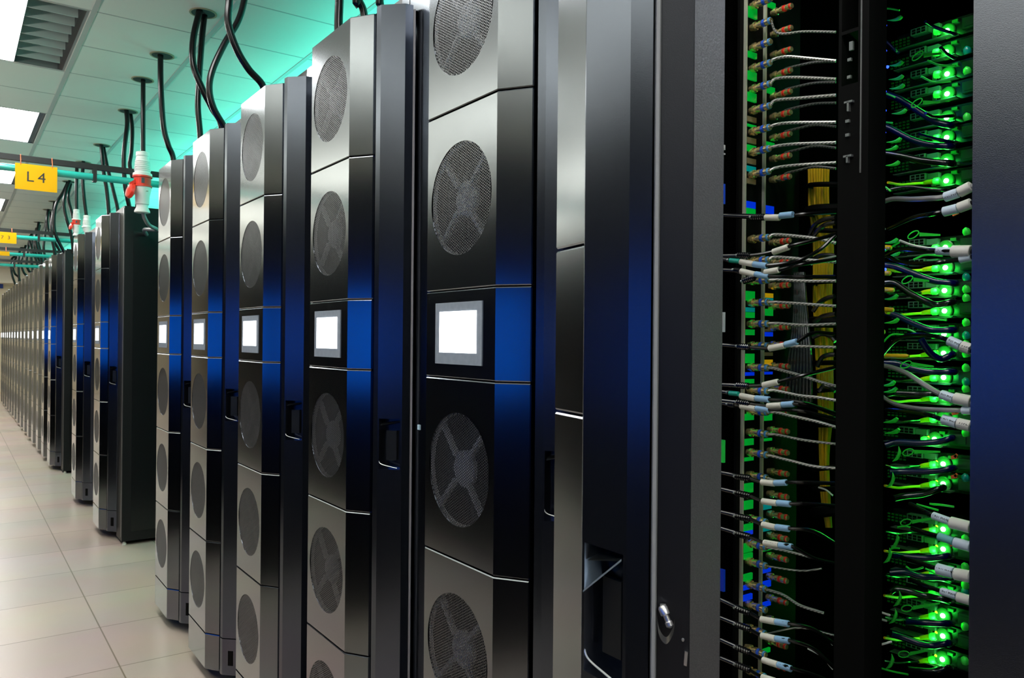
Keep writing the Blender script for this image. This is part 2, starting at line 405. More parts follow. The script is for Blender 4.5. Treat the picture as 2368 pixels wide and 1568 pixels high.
for i, y in enumerate(YC+Y2):
    o = proto if i == 0 else copy_tree(proto)
    o.location = (X0, y, 0)
    if i < 7: lb = LBL[i]
    else:
        j = i-7
        lb = 'slim distant fan cabinet, ' + (ORD[j]+' one' if j < len(Y2)-1 else 'last one') + ' beyond the small white and red plugs'
    tag(o, lb, 'cabinet', 'fan cabinets standing along the aisle')
# plain side cabinets that close the gaps
for (y0, y1, lb) in ((6.45, 6.68, 'plain black side cabinet facing the gap under the red and white plug'),
                     (10.20, 10.41, 'narrow black side cabinet facing the far gap in the row')):
    t = empty('side_cabinet', (1.05, y0, 0)); d = y1-y0
    MB().box((0, 0, .03), (1.15, d, 2.545)).build('cabinet_body', M_BODY, t)
    MB().box((.06, -.004, .10), (1.12, .001, 2.36)).build('side_panel', mat('side_panel_black', (.006, .007, .008), .25), t)
    MB().box((-.004, .012, .06), (0.0, .030, 2.53)).build('edge_trim', mat('edge_trim', (.25, .25, .26), .3, .8), t)
    ft = MB()
    for x in (.02, 1.1): ft.lathe((x, .02, 0), (0, 0, 1), [(0, .016), (.01, .016), (.03, .007), (.031, .007)], 10)
    ft.build('levelling_feet', mat('foot_pale', (.7, .68, .6), .4), t)
    tag(t, lb, 'cabinet')
# ------------------------------------------------------------------ opposite row (seen only as reflections)
def opp_rack(y):
    t = empty('display_rack', (-1.08, y, 0)); t.rotation_euler = (0, 0, 0)
    MB().box((-1.0, 0, .03), (-.0, .74, 1.27)).box((-1.0, 0, 1.84), (0, .74, 2.49)).box((-1.0, 0, 1.27), (-.14, .74, 1.84)) \
        .box((-.14, 0, 1.27), (0, .03, 1.84)).box((-.14, .71, 1.27), (0, .74, 1.84)) \
        .box((-.138, .195, 1.27), (0, .201, 1.84)).box((-.138, .367, 1.27), (0, .373, 1.84)).box((-.138, .539, 1.27), (0, .545, 1.84)).build('rack_body', mat('opposite_black', (.002, .002, .002), .6, spec=.03), t)  # recess fins added to narrow the spread of the blue glow
    MB().box((-.138, .035, 1.29), (-.130, .705, 1.82)).build('light_panel', mat('panel_blue', (.0, .01, .08), .5, emit=(.0, .17, 1.0), es=1.35), t)
    return t
oproto = opp_rack(-1.6)
for k in range(18):
    o = oproto if k == 0 else copy_tree(oproto)
    o.location = (-1.08, -1.6+.771*k, 0)
    tag(o, 'black rack with a blue lit panel in the row facing the fan cabinets', 'rack', 'racks of the opposite row')
# plain racks that carry the row on behind the camera, outside the frame
q_ = MB().box((0, 0, .04), (1.05, .76, 2.58)).build('plain_rack', mat('rack_side', (.01, .011, .013), .35, .0, spec=.4)); q_.location = (1.17, -.60, 0)
for k in range(4):
    o = q_ if k == 0 else q_.copy()
    if k: COL.objects.link(o)
    o.location = (1.17, -.60-.77*k, 0); tag(o, 'plain black rack continuing the row on the camera side, outside the frame', 'rack', 'racks beside the camera')
# ------------------------------------------------------------------ open cabinet
Y0C = .616
t = make_cabinet(body=False); t.name = 'open_cabinet'; t.location = (X0, Y0C, 0)
ang = math.radians(-46.5)
P = Vector((.632-X0, .785-Y0C, 0))
DM = Matrix.Translation(P) @ Matrix.Rotation(ang, 4, 'Z')
for ch in [x for x in COL.objects if x.parent == t]: ch.matrix_local = DM @ ch.matrix_local
def wallq(b, p, q, za, zb): b.add([(*p, za), (*q, za), (*q, zb), (*p, zb)], [(0, 1, 2, 3)])
M_POWDER = mat('powder_dark', (.035, .037, .045), .36, .85, bump=.12, bscale=1200)
M_POWDERL = mat('powder_lit', (.72, .72, .75), .36, .95, bump=.5, bscale=480, var=.45, vscale=800)  # lighter powder colour holds the reflected light of this facet
b = MB(); b.prism([(.1315, -.1555), (.165, -.155), (.165, .40), (.1315, .40)], .09, ZT-.004); b.build('inner_door_frame', M_POWDER, t, mtx=DM)
b = MB(); b.prism([(.1655, -.153), (.200, -.100), (.200, .30), (.1655, .36)], .09, ZT-.004); b.build('inner_door_box', M_POWDERL, t, mtx=DM)
gk = MB(); gk.prism([(.1245, -.1580), (.1262, -.1645), (.1296, -.1645), (.1310, -.156)], .08, ZT); gk.build('door_gasket', mat('gasket_grey', (.25, .26, .27), .6, bump=.3, bscale=200), t, mtx=DM)
lt = MB(); lt.lathe((.1365, -.1625, 1.286), (.45, -.25, -1), [(0, .0035), (.002, .0050), (.009, .0050), (.010, .0030), (.016, .0030), (.017, .0040), (.021, .0040), (.023, .0015)], 14)
lt.obox((.1345, -.1585, 1.287), (.006, 0, 0), (0, -.006, 0), (.002, 0, -.008))
lt.build('latch', mat('chrome', (.75, .74, .74), .3, .9), t, True, mtx=DM)
lt = MB(); pts = spline([Vector((.131, -0.158, 1.278)), Vector((.134, -0.169, 1.264)), Vector((.141, -0.175, 1.258)), Vector((.1475, -0.171, 1.266)), Vector((.1495, -0.161, 1.272))], 5)
for a_, b_ in zip(pts[:-1], pts[1:]): lt.obox(a_, b_-a_, (0, .0007, 0), (0, 0, -.007))
lt.build('latch_hook', mat('steel_dark', (.35, .36, .34), .3, .9), t, mtx=DM)
lt = MB().obox((.1605, -0.158, 1.238), (.003, 0, -.001), (0, .003, 0), (-.001, 0, -.014)).lathe((.1585, -0.156, 1.250), (0, -1, 0), [(0, .0018), (.003, .0012)], 8)
lt.build('latch_catch', MATS['chrome'], t, mtx=DM)
hb = MB(); a_ = Vector((.0485, -.1105, 1.280)); b2 = Vector((.0935, -.1535, 1.330))
hb.add([a_, b2, b2+Vector((.012, .012, .004)), a_+Vector((.016, .014, .012)), a_-Vector((0, 0, .0022)), b2-Vector((0, 0, .0022))], [(0,1,2,3), (4,5,1,0)])
hb.build('handle_blade', mat('blade_steel', (.35, .42, .46), .4, .6), t, mtx=DM)
# fixed rack frame and interior
rx = 1.09-X0; L = lambda x, y: (x-X0, y-Y0C)
fr = MB()
fr.prism([L(1.16, 1.20), L(1.16, .985), L(1.20, .965), L(2.2, .965), L(2.2, 1.20)], .05, 2.505)
fr.box((*L(1.16, .20), 2.49), (*L(2.2, .965), 2.505)).box((*L(1.16, .20), .05), (*L(2.2, .965), .11))
fr.box((*L(2.19, .20), .11), (*L(2.2, .965), 2.49))
fr.build('rack_body', mat('inner_black', (.001, .001, .001), .9, spec=0.), t)
pl = MB()
pl.prism([L(1.09, .4845), L(1.15, .31), L(1.16, .18), L(1.36, .18), L(1.36, .44), L(1.13, .4845)], .03, 2.53)
pl.build('front_post', mat('post_graphite', (.13, .14, .17), .25, .95, bump=.12, bscale=800), t)
tag(t, 'open rack with its fan door swung out, showing cables and green lights inside', 'cabinet')
OPEN = t
#INTERIOR
# ------------------------------------------------------------------ inside the open rack
M_GOLD = mat('connector_gold', (1., .78, .40), .22, .8)
M_BRAID = mat('braided_grey', (.46, .45, .43), .35, .4, wave=150)
M_BRAIDD = mat('braided_dark', (.12, .12, .12), .35, .3, wave=150)
M_BLUEB = mat('band_blue', (.02, .12, .85), .35)
M_REDB = mat('band_red', (.85, .03, .02), .35)
M_EDGE = mat('strip_edge_cream', (.72, .74, .60), .35, .3)
M_SLW = mat('sleeve_white', (.78, .76, .69), .45)
M_SLB = mat('sleeve_blue', (.28, .50, .78), .45)
M_SLP = mat('sleeve_pale', (.62, .72, .82), .45)
M_NAVY = mat('cable_navy', (.001, .001, .07), .25, spec=.7)
M_DARKC = mat('cable_black_gloss', (.006, .006, .008), .18, spec=.8)
M_YC = mat('cable_yellow', (.85, .50, .01), .35)
M_SERVER = mat('server_face', (.012, .014, .014), .25, .3)
M_PORTB = mat('port_block', (.25, .38, .34), .3, .6)
M_LED = mat('led_green', (.5, 1, .6), .4, emit=(.25, 1, .38), es=30)
M_LEDB = mat('led_blue', (.1, .2, 1), .4, emit=(.02, .06, 1), es=4)
M_PLUG_LIT = mat('plug_green_lit', (.16, .75, .20), .25)  # clear plastic with the green LED light put into its colour
M_TAB = mat('pull_tab_green', (.04, .80, .07), .35)
M_STEEL = mat('clip_steel', (.6, .62, .62), .3, .9)
REFL = {'g': mat('reflection_green', (.0, .35, .03), .2, emit=(.0, .42, .03), es=.5), 'b': mat('reflection_blue', (.0, .02, .4), .2, emit=(.0, .03, .7), es=.7),
       't': mat('reflection_tan', (.55, .40, .25), .3, .5), 'c': mat('reflection_teal', (.0, .25, .22), .2, emit=(0, .2, .2), es=.6), 'y': mat('reflection_yellow', (.6, .38, .02), .3, emit=(.5, .3, 0), es=.5)}  # reflected LED light painted on as coloured plates, most of them glowing
YP = .955
# patch panel with two bright edged columns of painted LED reflections
t = empty('patch_bay', (1.20, YP, 0))
tag(t, 'black vertical patch bay with two cream edge strips and glowing painted reflections', 'patch bay')
MB().box((.01, 0, .12), (.20, .006, 2.48)).build('back_plate', M_BLACK, t)
for x in (.0205, .0795): MB().box((x, -.006, .12), (x+.0042, 0, 2.48)).build('edge_strip_or_highlight', M_EDGE, t)
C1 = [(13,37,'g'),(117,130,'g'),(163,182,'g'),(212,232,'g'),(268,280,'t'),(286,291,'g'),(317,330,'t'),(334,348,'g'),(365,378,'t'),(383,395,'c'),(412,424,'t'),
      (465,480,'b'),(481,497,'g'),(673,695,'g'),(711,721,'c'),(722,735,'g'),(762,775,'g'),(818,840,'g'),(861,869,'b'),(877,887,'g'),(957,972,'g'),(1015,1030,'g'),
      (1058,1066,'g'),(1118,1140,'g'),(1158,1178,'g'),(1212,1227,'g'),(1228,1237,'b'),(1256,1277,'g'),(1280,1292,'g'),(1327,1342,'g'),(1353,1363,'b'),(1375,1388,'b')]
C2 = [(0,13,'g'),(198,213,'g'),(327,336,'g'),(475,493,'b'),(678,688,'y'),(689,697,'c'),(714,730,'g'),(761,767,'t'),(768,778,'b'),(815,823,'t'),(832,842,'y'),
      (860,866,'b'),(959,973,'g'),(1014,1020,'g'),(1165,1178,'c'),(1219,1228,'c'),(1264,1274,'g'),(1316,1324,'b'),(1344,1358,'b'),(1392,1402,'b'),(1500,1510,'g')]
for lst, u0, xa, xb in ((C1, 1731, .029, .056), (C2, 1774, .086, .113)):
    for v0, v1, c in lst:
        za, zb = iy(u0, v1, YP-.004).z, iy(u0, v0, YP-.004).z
        MB().box((xa, -.004, za), (xb, .001, zb)).build('reflection_patch', REFL[c], t)
# coaxial connectors
def connector(x, bandm, n, r=.0072, ln=.046):
    t = empty('coaxial_connector', (x, YP-.001, 0))
    pr = [(0, r*.9), (.006, r*.9), (.007, r*1.15), (.012, r*1.15), (.013, r*.8), (.019, r*.8), (.020, r), (.026, r), (.027, r*.7), (.033, r*.7), (.034, r*.95), (.040, r*.95), (.041, r*.7), (ln, r*.7)]
    MB().lathe((0, 0, 0), (0, -1, 0), pr, 12).build('connector_body', M_GOLD, t, True)
    MB().lathe((0, -.0275, 0), (0, -1, 0), [(0, r*.98), (.0045 if not n else .0032, r*.98)], 12).build('colour_band', bandm, t)
    MB().lathe((0, -.0405, 0), (0, -1, 0), [(0, r*.88), (.0035 if not n else .0025, r*.88)], 12).build('end_band', bandm if n else mat('band_light_blue', (.1, .4, .9), .35), t)
    return t
V1 = [10,60,108,156,204,254,303,351,403,553,604,650,700,749,799,849,902,950,999,1046,1098,1198,1255,1297,1349,1396,1450,1497,1547]
V2 = [25,75,124,172,220,268,317,366,414,560,608,661,708,757,797,846,898,949,994,1042,1090,1142,1188,1237,1284,1332,1381,1430,1480,1530]
pa = connector(1.241, M_BLUEB, 0); pb = connector(1.305, M_REDB, 1, .0064, .046)
for proto_, X, us, V, nm in ((pa, 1.241, 1722, V1, 'blue'), (pb, 1.305, 1768, V2, 'red')):
    for i, v in enumerate(V):
        o = proto_ if i == 0 else copy_tree(proto_)
        o.location = (X, YP-.001, iy(us, v, YP).z)
        tag(o, 'gold coaxial connector with %s bands, %s from the top of the %s column' % (nm, ORD[i], 'left' if nm == 'blue' else 'right'), 'connector', 'gold and %s connectors' % nm)
# braided cables from the blue connectors to the black post
BR = [(60,[(1800,77),(1860,73),(1933,74)],.0022),(108,[(1790,95)],0),(156,[(1790,137),(1820,131),(1860,134),(1933,141)],.0029),(204,[(1795,182),(1840,179),(1933,183)],.0029),
      (254,[(1795,232),(1850,227),(1933,220)],.0031),(303,[(1795,288),(1830,284),(1933,283)],.0030),(351,[(1795,338),(1840,333),(1933,330)],.0030),(403,[(1795,388),(1840,382),(1933,376)],.0028),
      (553,[(1790,543),(1830,545),(1890,552),(1933,562)],.0031),(604,[(1790,595),(1830,597),(1880,602),(1933,606)],.0031),(650,[(1800,647),(1860,650),(1933,650)],.0029),(700,[(1800,699),(1860,703),(1933,708)],.0029),
      (749,[(1800,748),(1860,752),(1933,749)],.0029),(799,[(1850,801),(1933,803)],.0029),(849,[(1790,852),(1850,868),(1900,884),(1933,893)],.0028),(902,[(1790,903),(1850,915),(1890,919),(1933,926)],.0029),
      (950,[(1790,953),(1830,962),(1885,974),(1933,988)],.0029),(999,[(1800,1006),(1860,1018),(1933,1027)],.0024),(1046,[(1790,1056),(1830,1066),(1880,1078),(1933,1083)],.0028),(1098,[(1800,1112),(1860,1116),(1933,1118)],.0024),
      (1255,[(1812,1273),(1860,1285),(1909,1300)],.0022),(1297,[(1850,1320),(1900,1315)],.0016),(1349,[(1812,1376),(1850,1400),(1905,1418)],.0026),(1450,[(1850,1452),(1933,1470)],.0015)]
j = 0
for v, pts, r in BR:
    if not r: continue
    p0 = Vector((1.241, .910, iy(1722, v, YP).z))
    P = [p0]+[ix(a, b, 1.241+.05*(a-1765)/170) for a, b in pts]
    o = MB().tube(spline(P, 8), r, 9).build('braided_cable', M_BRAID, None, True)
    tag(o, 'grey braided cable running right to the black post, %s from the top' % ORD[j], 'cable', 'braided cables'); j += 1
for i, v in enumerate((172, 220, 268, 317, 366, 414)):
    z0 = iy(1768, v, YP).z
    P = [Vector((1.305, .910, z0))]+[ix(a, b, 1.31+.03*(a-1812)/120) for a, b in ((1816, v-12), (1845, v-20), (1885, v-28), (1933, v-30+6*(i > 2)))]
    tag(MB().tube(spline(P, 8), .0026, 8).build('braided_cable', M_BRAIDD, None, True), 'dark braided cable from a red banded connector, %s from the top' % ORD[i], 'cable', 'dark braided cables')
# labelled power cables on the left: (plug v, [path], [(sleeve colour, u0,v0,u1,v1)])
LC = [(500,[(1675,498),(1713,503),(1740,503),(1770,502)],[(1803,502),(1860,495),(1933,490)],[('w',1770,503,1803,503),('b',1804,499,1834,496)]),
 (592,[(1672,592),(1708,591),(1735,591)],[(1760,588),(1788,582),(1824,570),(1880,556),(1933,541)],[('w',1788,583,1824,571)]),
 (600,[(1665,599),(1688,602),(1700,603)],[(1712,604),(1742,610),(1772,614),(1840,604),(1895,578),(1930,545)],[('w',1712,605,1742,611),('b',1743,611,1773,615)]),
 (626,[(1668,624),(1700,625),(1712,627)],[(1746,633),(1778,639),(1850,640),(1930,640)],[('w',1713,627,1746,635),('b',1747,634,1778,640)]),
 (645,[(1720,650),(1745,642)],[(1769,630),(1802,624),(1850,612),(1930,600)],[('w',1769,630,1802,624)]),
 (800,[(1672,798),(1708,801),(1735,803)],[(1779,806),(1815,799),(1843,790),(1880,770),(1930,772)],[('w',1779,806,1815,799),('b',1816,797,1843,790)]),
 (890,[(1672,890),(1706,891),(1732,893)],[(1765,891),(1800,883),(1850,870),(1930,850)],[('w',1765,891,1800,883)]),
 (910,[(1665,905),(1686,908),(1700,911)],[(1712,914),(1748,921),(1779,924),(1850,930),(1930,955)],[('w',1712,915,1747,922),('b',1748,921,1779,924)]),
 (929,[(1672,927),(1706,930),(1735,934)],[(1775,939),(1808,936),(1836,934),(1880,940),(1930,958)],[('w',1775,939,1808,937),('b',1809,936,1836,934)]),
 (935,[(1668,932),(1686,935),(1700,937)],[(1713,939),(1749,944),(1779,947),(1850,950),(1930,968)],[('w',1713,939,1748,945),('b',1749,944,1779,948)]),
 (1095,[(1668,1093),(1703,1102),(1735,1106)],[(1761,1115),(1791,1118),(1820,1115),(1860,1116),(1930,1118)],[('w',1761,1115,1791,1118),('b',1792,1117,1819,1116)]),
 (1132,[(1668,1131),(1703,1140),(1735,1147)],[(1763,1158),(1797,1164),(1828,1165),(1880,1166),(1930,1170)],[('w',1763,1159,1797,1164),('b',1798,1163,1828,1166)]),
 (1184,[(1668,1184),(1703,1194),(1735,1200)],[(1763,1213),(1794,1219),(1825,1222),(1880,1228),(1930,1256)],[('w',1763,1213,1794,1220),('b',1795,1219,1825,1223)]),
 (1222,[(1668,1222),(1703,1234),(1735,1242)],[(1767,1255),(1801,1260),(1832,1264),(1880,1290),(1930,1303)],[('w',1767,1255,1801,1261),('b',1802,1261,1832,1265)]),
 (1388,[(1668,1387),(1703,1406),(1735,1418)],[(1760,1431),(1793,1438),(1824,1442),(1880,1455),(1930,1490)],[('w',1760,1432,1793,1438),('b',1794,1438,1824,1443)]),
 (1430,[(1668,1429),(1703,1444),(1735,1456)],[(1761,1470),(1794,1477),(1825,1481),(1880,1500),(1930,1545)],[('w',1761,1470,1793,1477),('b',1794,1477,1825,1482)]),
 (1480,[(1668,1480),(1703,1497),(1735,1510)],[(1764,1525),(1799,1536),(1830,1545),(1880,1560),(1930,1580)],[('w',1764,1526,1798,1537),('b',1799,1537,1830,1547)]),
 (1522,[(1668,1522),(1703,1537),(1735,1550)],[(1762,1566),(1800,1578),(1850,1590)],[('w',1762,1566,1798,1577)])]
XL = 1.175
for i, (v, plug, path, sl) in enumerate(LC):
    base = ix(*plug[0], XL)
    t = empty('power_cable', base)
    rel = lambda u, v, X=XL: ix(u, v, X)-base
    PP = [rel(*p) for p in plug]
    MB().tube([PP[0], PP[-1]], .0048, 10).build('plug', M_DARKC, t, True)
    a = PP[-2]; d = (PP[-1]-PP[-2]); bt = MB()
    for q in range(6): bt.lathe(a+d*(q/6), d, [(0, .0062), (d.length*.09, .0062), (d.length*.1, .0045)], 12)
    bt.build('ribbed_boot', M_DARKC, t)
    MB().lathe(PP[-2]-d.normalized()*.004, (-.9, -.4, .1), [(0, .0025), (.0055, .0022), (.006, .001)], 8).build('latch_button', M_STEEL, t, True)
    P = [PP[-1]]+[rel(a, b, XL+max(0, (a-1840))/90*.06) for a, b in path]
    MB().tube(spline(P, 7), .0033, 8).build('cable_jacket', M_RUBBER, t, True)
    for c, u0, v0, u1, v1 in sl:
        A, B = rel(u0, v0), rel(u1, v1)
        s_l = MB().tube([A, A+(B-A)*.02, A+(B-A)*.98, B], [.0050, .0056, .0056, .0050], 14).build('label_sleeve', M_SLW if c == 'w' else M_SLB, t, True)
        s_l['label'] = 'cream label sleeve' if c == 'w' else 'light blue label sleeve'
        nrm = (EYE-(A+B)/2-base).normalized()
        if c == 'b' or i in (1, 7, 9, 13): text(t, 'UN1.PWR1' if c == 'b' else 'FPWR01SC', .0052 if c == 'b' else .0062, base+(A+B)/2+nrm*.0058, B-A, (0, 0, 1), M_INK)
    lo = 'upper part' if i < 5 else 'middle' if i < 10 else 'lower part'
    idx = i if i < 5 else i-5 if i < 10 else i-10
    tag(t, 'black cable with label sleeves left in the opening, %s from top, %s' % (ORD[idx], lo), 'cable', 'labelled cables on the left')
for (u0, u1, v, i) in ((1688, 1709, 602, 0), (1687, 1708, 909, 1)):
    A, B = ix(u0, v, XL-.004), ix(u1, v+2, XL-.004)
    o = MB().tube([A, B], .0043, 10).build('cable_marker', mat('marker_teal', (.0, .35, .27), .4), None, True)
    tag(o, 'short teal marker sleeve on a cable plug, %s one' % ('upper', 'lower')[i], 'marker')
# tags along the left edge
for (v0, v1, c, lb) in ((80,105,(.55,.6,.02),'thin yellow tag at the top of the opening edge'),(335,351,(.7,.7,.72),'upper small white tag on the left opening edge'),(354,362,(.7,.7,.72),'tiny white tag below a slightly bigger white one'),
    (425,475,(.02,.09,.75),'bright blue tag on the left opening edge'),(722,768,(.5,.54,.58),'tall pale grey tag on the left opening edge'),
    (1018,1067,(.02,.62,.08),'green tag on the left opening edge'),(1318,1362,(.0,.03,.5),'dark blue tag low on the left opening edge')):
    a, b_ = ix(1655, v1, 1.155), ix(1675 if v0 != 80 else 1671, v0, 1.155)
    o = MB().box((1.153, b_.y, a.z), (1.158, a.y, b_.z)).build('asset_tag', mat('tag_%d' % v0, c, .4)); tag(o, lb, 'tag', 'tags on the opening edge')
# yellow cable bundle
yb = [(390,1868,1918),(430,1869,1917),(480,1870,1918),(560,1880,1928),(680,1880,1924),(780,1884,1926),(860,1888,1926),(950,1893,1926),(1050,1896,1916),(1150,1900,1918),(1220,1912,1922)]
XY = 1.42
for k in range(8):
    P = []
    for v, ua, ub in yb: P.append(ix(ua+(ub-ua)*(k+.5)/8, v, XY+.012*math.sin(k*2.1)))
    o = MB().tube(spline(P, 5), .0030, 8).build('yellow_cable', M_YC, None, True)
    tag(o, 'yellow cable hanging in the vertical yellow bundle, %s from the left' % ORD[k], 'cable', 'yellow cable bundle')
for i, v in enumerate((429, 488, 533, 655, 745, 840, 905, 975, 1085, 1130, 1185)):
    A, B = ix(1862+v*.02, v, XY-.012), ix(1936, v+random.uniform(-6, 6), XY-.014)
    o = MB().tube(spline([A+Vector((.03, 0, 0)), A, (A+B)/2-Vector((.012, 0, 0)), B, B+Vector((.03, 0, 0))], 5), [.005+.006*(i % 3 == 1)]*21, 8).build('cable_strap', M_BLACK, None, True)
    tag(o, 'black strap around the yellow bundle, %s from the top' % ORD[i], 'strap', 'straps on the yellow bundle')
# glossy black bundle
for k in range(8):
    f = k/7
    P = [ix(1838+20*f, 630, 1.35), ix(1838+24*f, 690, 1.345), ix(1835+32*f, 750, 1.34), ix(1826+48*f, 820, 1.335), ix(1820+55*f, 880, 1.34), ix(1815+60*f, 930, 1.345)]
    o = MB().tube(spline(P, 6), .0034, 8).build('black_cable', mat('cable_shiny', (.03, .035, .04), .15, spec=1.0, coat=1), None, True)
    tag(o, 'glossy black cable fanning downwards left of the yellow bundle, %s from the left' % ORD[k], 'cable', 'glossy black bundle')
# cable manager post
XPo = 1.13
t = empty('cable_post', (XPo, 0, 0)); tag(t, 'black vertical cable manager post with slots in the middle of the opening', 'post')
yl, yr = ix(1934, 790, XPo).y, ix(2004, 790, XPo).y
yw0, yw1 = ix(1941, 790, XPo).y, ix(1979, 790, XPo).y
b = MB(); z0, z1 = .112, 2.488
zw = [ix(1960, v, XPo).z for v in (-400, -110, -95, 70, 78, 196)]
b.box((0, yw0, z0), (.05, yl, z1)).box((0, yr, z0), (.05, yw1, z1)).box((0, yw1, z0), (.05, yw0, zw[5])).box((0, yw1, zw[4]), (.05, yw0, zw[3])).box((0, yw1, zw[2]), (.05, yw0, zw[1])).box((0, yw1, zw[0]), (.05, yw0, z1))
b.build('post_body', M_BLACK, t)
ye = ix(1987, 790, XPo).y
MB().box((-.0015, ye-.001, ix(1987, 400, XPo).z), (.001, ye+.001, 2.48)).build('edge_strip_or_highlight', mat('edge_highlight', (.3, .3, .3), .4, .8), t)  # highlight on the post edge, built as a thin grey strip
for u, v, w, h in ((1966, 236, 20, 22), (1964, 361, 20, 16)):
    c = ix(u, v, XPo); k = .00068
    MB().box((-.006, c.y-w*k*.5, c.z-.002), (0, c.y+w*k*.5, c.z+.001)).box((-.006, c.y-.001, c.z-h*k), (0, c.y+.002, c.z)).build('hook', M_STEEL, t)
for u, v in ((1971, 115), (1967, 140), (1966, 180), (1962, 282), (1962, 314)):
    c = ix(u, v, XPo); MB().box((-.004, c.y-.003, c.z-.0015), (0, c.y+.003, c.z+.003 if v != 115 else c.z+.012)).build('slot_clip', M_STEEL, t)
# hook and loop straps
def strap(pts, X, w, lb, m, sp=True):
    P = spline([ix(u, v, X+d) for u, v, d in pts], 5); b = MB(); V = []
    for p in P: V += [p+Vector((0, 0, w/2)), p-Vector((0, 0, w/2)), p-Vector((0, 0, w/2))+Vector((.0015, .0008, 0)), p+Vector((0, 0, w/2))+Vector((.0015, .0008, 0))]
    n = len(P); b.add(V, [(4*i+a, 4*i+(a+1) % 4, 4*i+4+(a+1) % 4, 4*i+4+a) for i in range(n-1) for a in range(4)]+[(0, 1, 2, 3), (4*n-1, 4*n-2, 4*n-3, 4*n-4)])
    tag(b.build('cable_strap', m), lb, 'strap')
M_VEL = mat('strap_fabric', (.16, .24, .34), .7, bump=1, bscale=900)
strap([(1957,66,.03),(1961,48,.0),(1970,37,.0),(1979,38,.02)], 1.20, .010, 'blue grey strap seen through the post slot', M_VEL)
strap([(2015,64,.01),(2030,67,0),(2048,73,.01)], 1.25, .015, 'blue grey fabric strap at the top right of the post', M_VEL)
strap([(2006,668,.01),(2018,668,0),(2034,672,.015)], 1.17, .016, 'woven fabric strap on the right of the post', M_VEL)
strap([(1998,715,.01),(2018,722,0),(2040,728,.015)], 1.17, .016, 'dark woven strap below the fabric strap', mat('strap_dark', (.03, .035, .04), .6, bump=1, bscale=900))
# server blades with green lights
LEDV = [(71,2190),(120,2188),(171,2190),(217,2190),(272,2189),(318,2189),(372,2187),(418,2188),(572,2186),(619,2186),(672,2184),(719,2184),(773,2183),(817,2182),(873,2182),(920,2182),(968,2181),(1016,2161),(1073,2181),(1119,2181),(1224,2181),(1270,2181),(1325,2181),(1373,2180),(1424,2180),(1471,2180),(1525,2179)]
XS = 1.75
def blade():
    t = empty('server_blade', (XS, 0, 0))
    MB().box((.002, .62, -.0195), (.40, .935, .0195)).build('chassis', M_SERVER, t)
    b = MB(); b.box((-.016, .86, .004), (.002, .895, .018)).box((-.012, .835, .004), (.002, .858, .016)); b.build('port_block', M_PORTB, t)
    b = MB()
    for i in range(3):
        for j_ in range(2): b.box((-.0165, .8630+.0105*i, .0055+.006*j_), (-.0155, .8710+.0105*i, .0103+.006*j_))
    b.build('port_holes', M_BLACK, t)
    MB().box((-.02, .80, -.0190), (.002, .93, -.0176)).box((-.014, .80, -.0165), (.002, .90, -.0155)).build('tray_lip', M_STEEL, t)
    MB().lathe((-.001, .822, -.004), (-1, 0, 0), [(0, .0052), (.004, .0050), (.006, .003)], 14).build('status_light', M_LED, t, True)
    MB().lathe((.002, .822, -.004), (-1, 0, 0), [(0, .0165), (.0045, .0160), (.0055, .0140)], 20).box((-.005, .846, -.011), (.002, .853, .002)).box((-.004, .800, .009), (.002, .812, .015)).build('halo_plate', mat('halo_pale_green', (.05, .20, .06), .3), t)  # added disc, the green glow around the light put into its colour
    MB().lathe((-.001, .836, -.001), (-1, 0, 0), [(0, .0035), (.003, .003)], 10).build('second_light', mat('led_lime', (.8, 1, .1), .4, emit=(.5, 1, .02), es=2.2), t, True)
    b = MB()
    for i in range(5):
        for j_ in range(3): b.box((-.003, .905+.009*i, -.008+.007*j_), (0, .910+.009*i, -.0045+.007*j_))
    b.build('indicator_row', mat('indicator_dim', (.0, .08, .01), .4, emit=(0, .35, .01), es=.03), t)
    b = MB(); b.box((-.006, .745, -.012), (.002, .790, .012)).box((-.010, .755, -.008), (-.006, .785, .008)); b.build('latch_block', mat('latch_glassy', (.02, .04, .03), .2), t)
    return t
bp_ = blade()
for i, (v, u) in enumerate(LEDV):
    o = bp_ if i == 0 else copy_tree(bp_)
    p = ix(u, v, XS-.004); o.location = (XS, p.y-.822, p.z+.004)
    tag(o, 'server blade with a glowing green light, %s from the top of the lit stack' % ORD[i], 'server', 'server blades')
    l = bpy.data.lights.new('green_status_light', 'POINT'); l.color = (.02, 1, .06); l.energy = .09; l.shadow_soft_size = .006
    lo = bpy.data.objects.new('green_status_light', l); lo.location = (p.x-.036, p.y+.002, p.z); COL.objects.link(lo)
    l = l.copy(); l.energy = .010; l.shadow_soft_size = .003
    lo = bpy.data.objects.new('green_status_light', l); lo.location = (p.x-.011, p.y, p.z); COL.objects.link(lo)
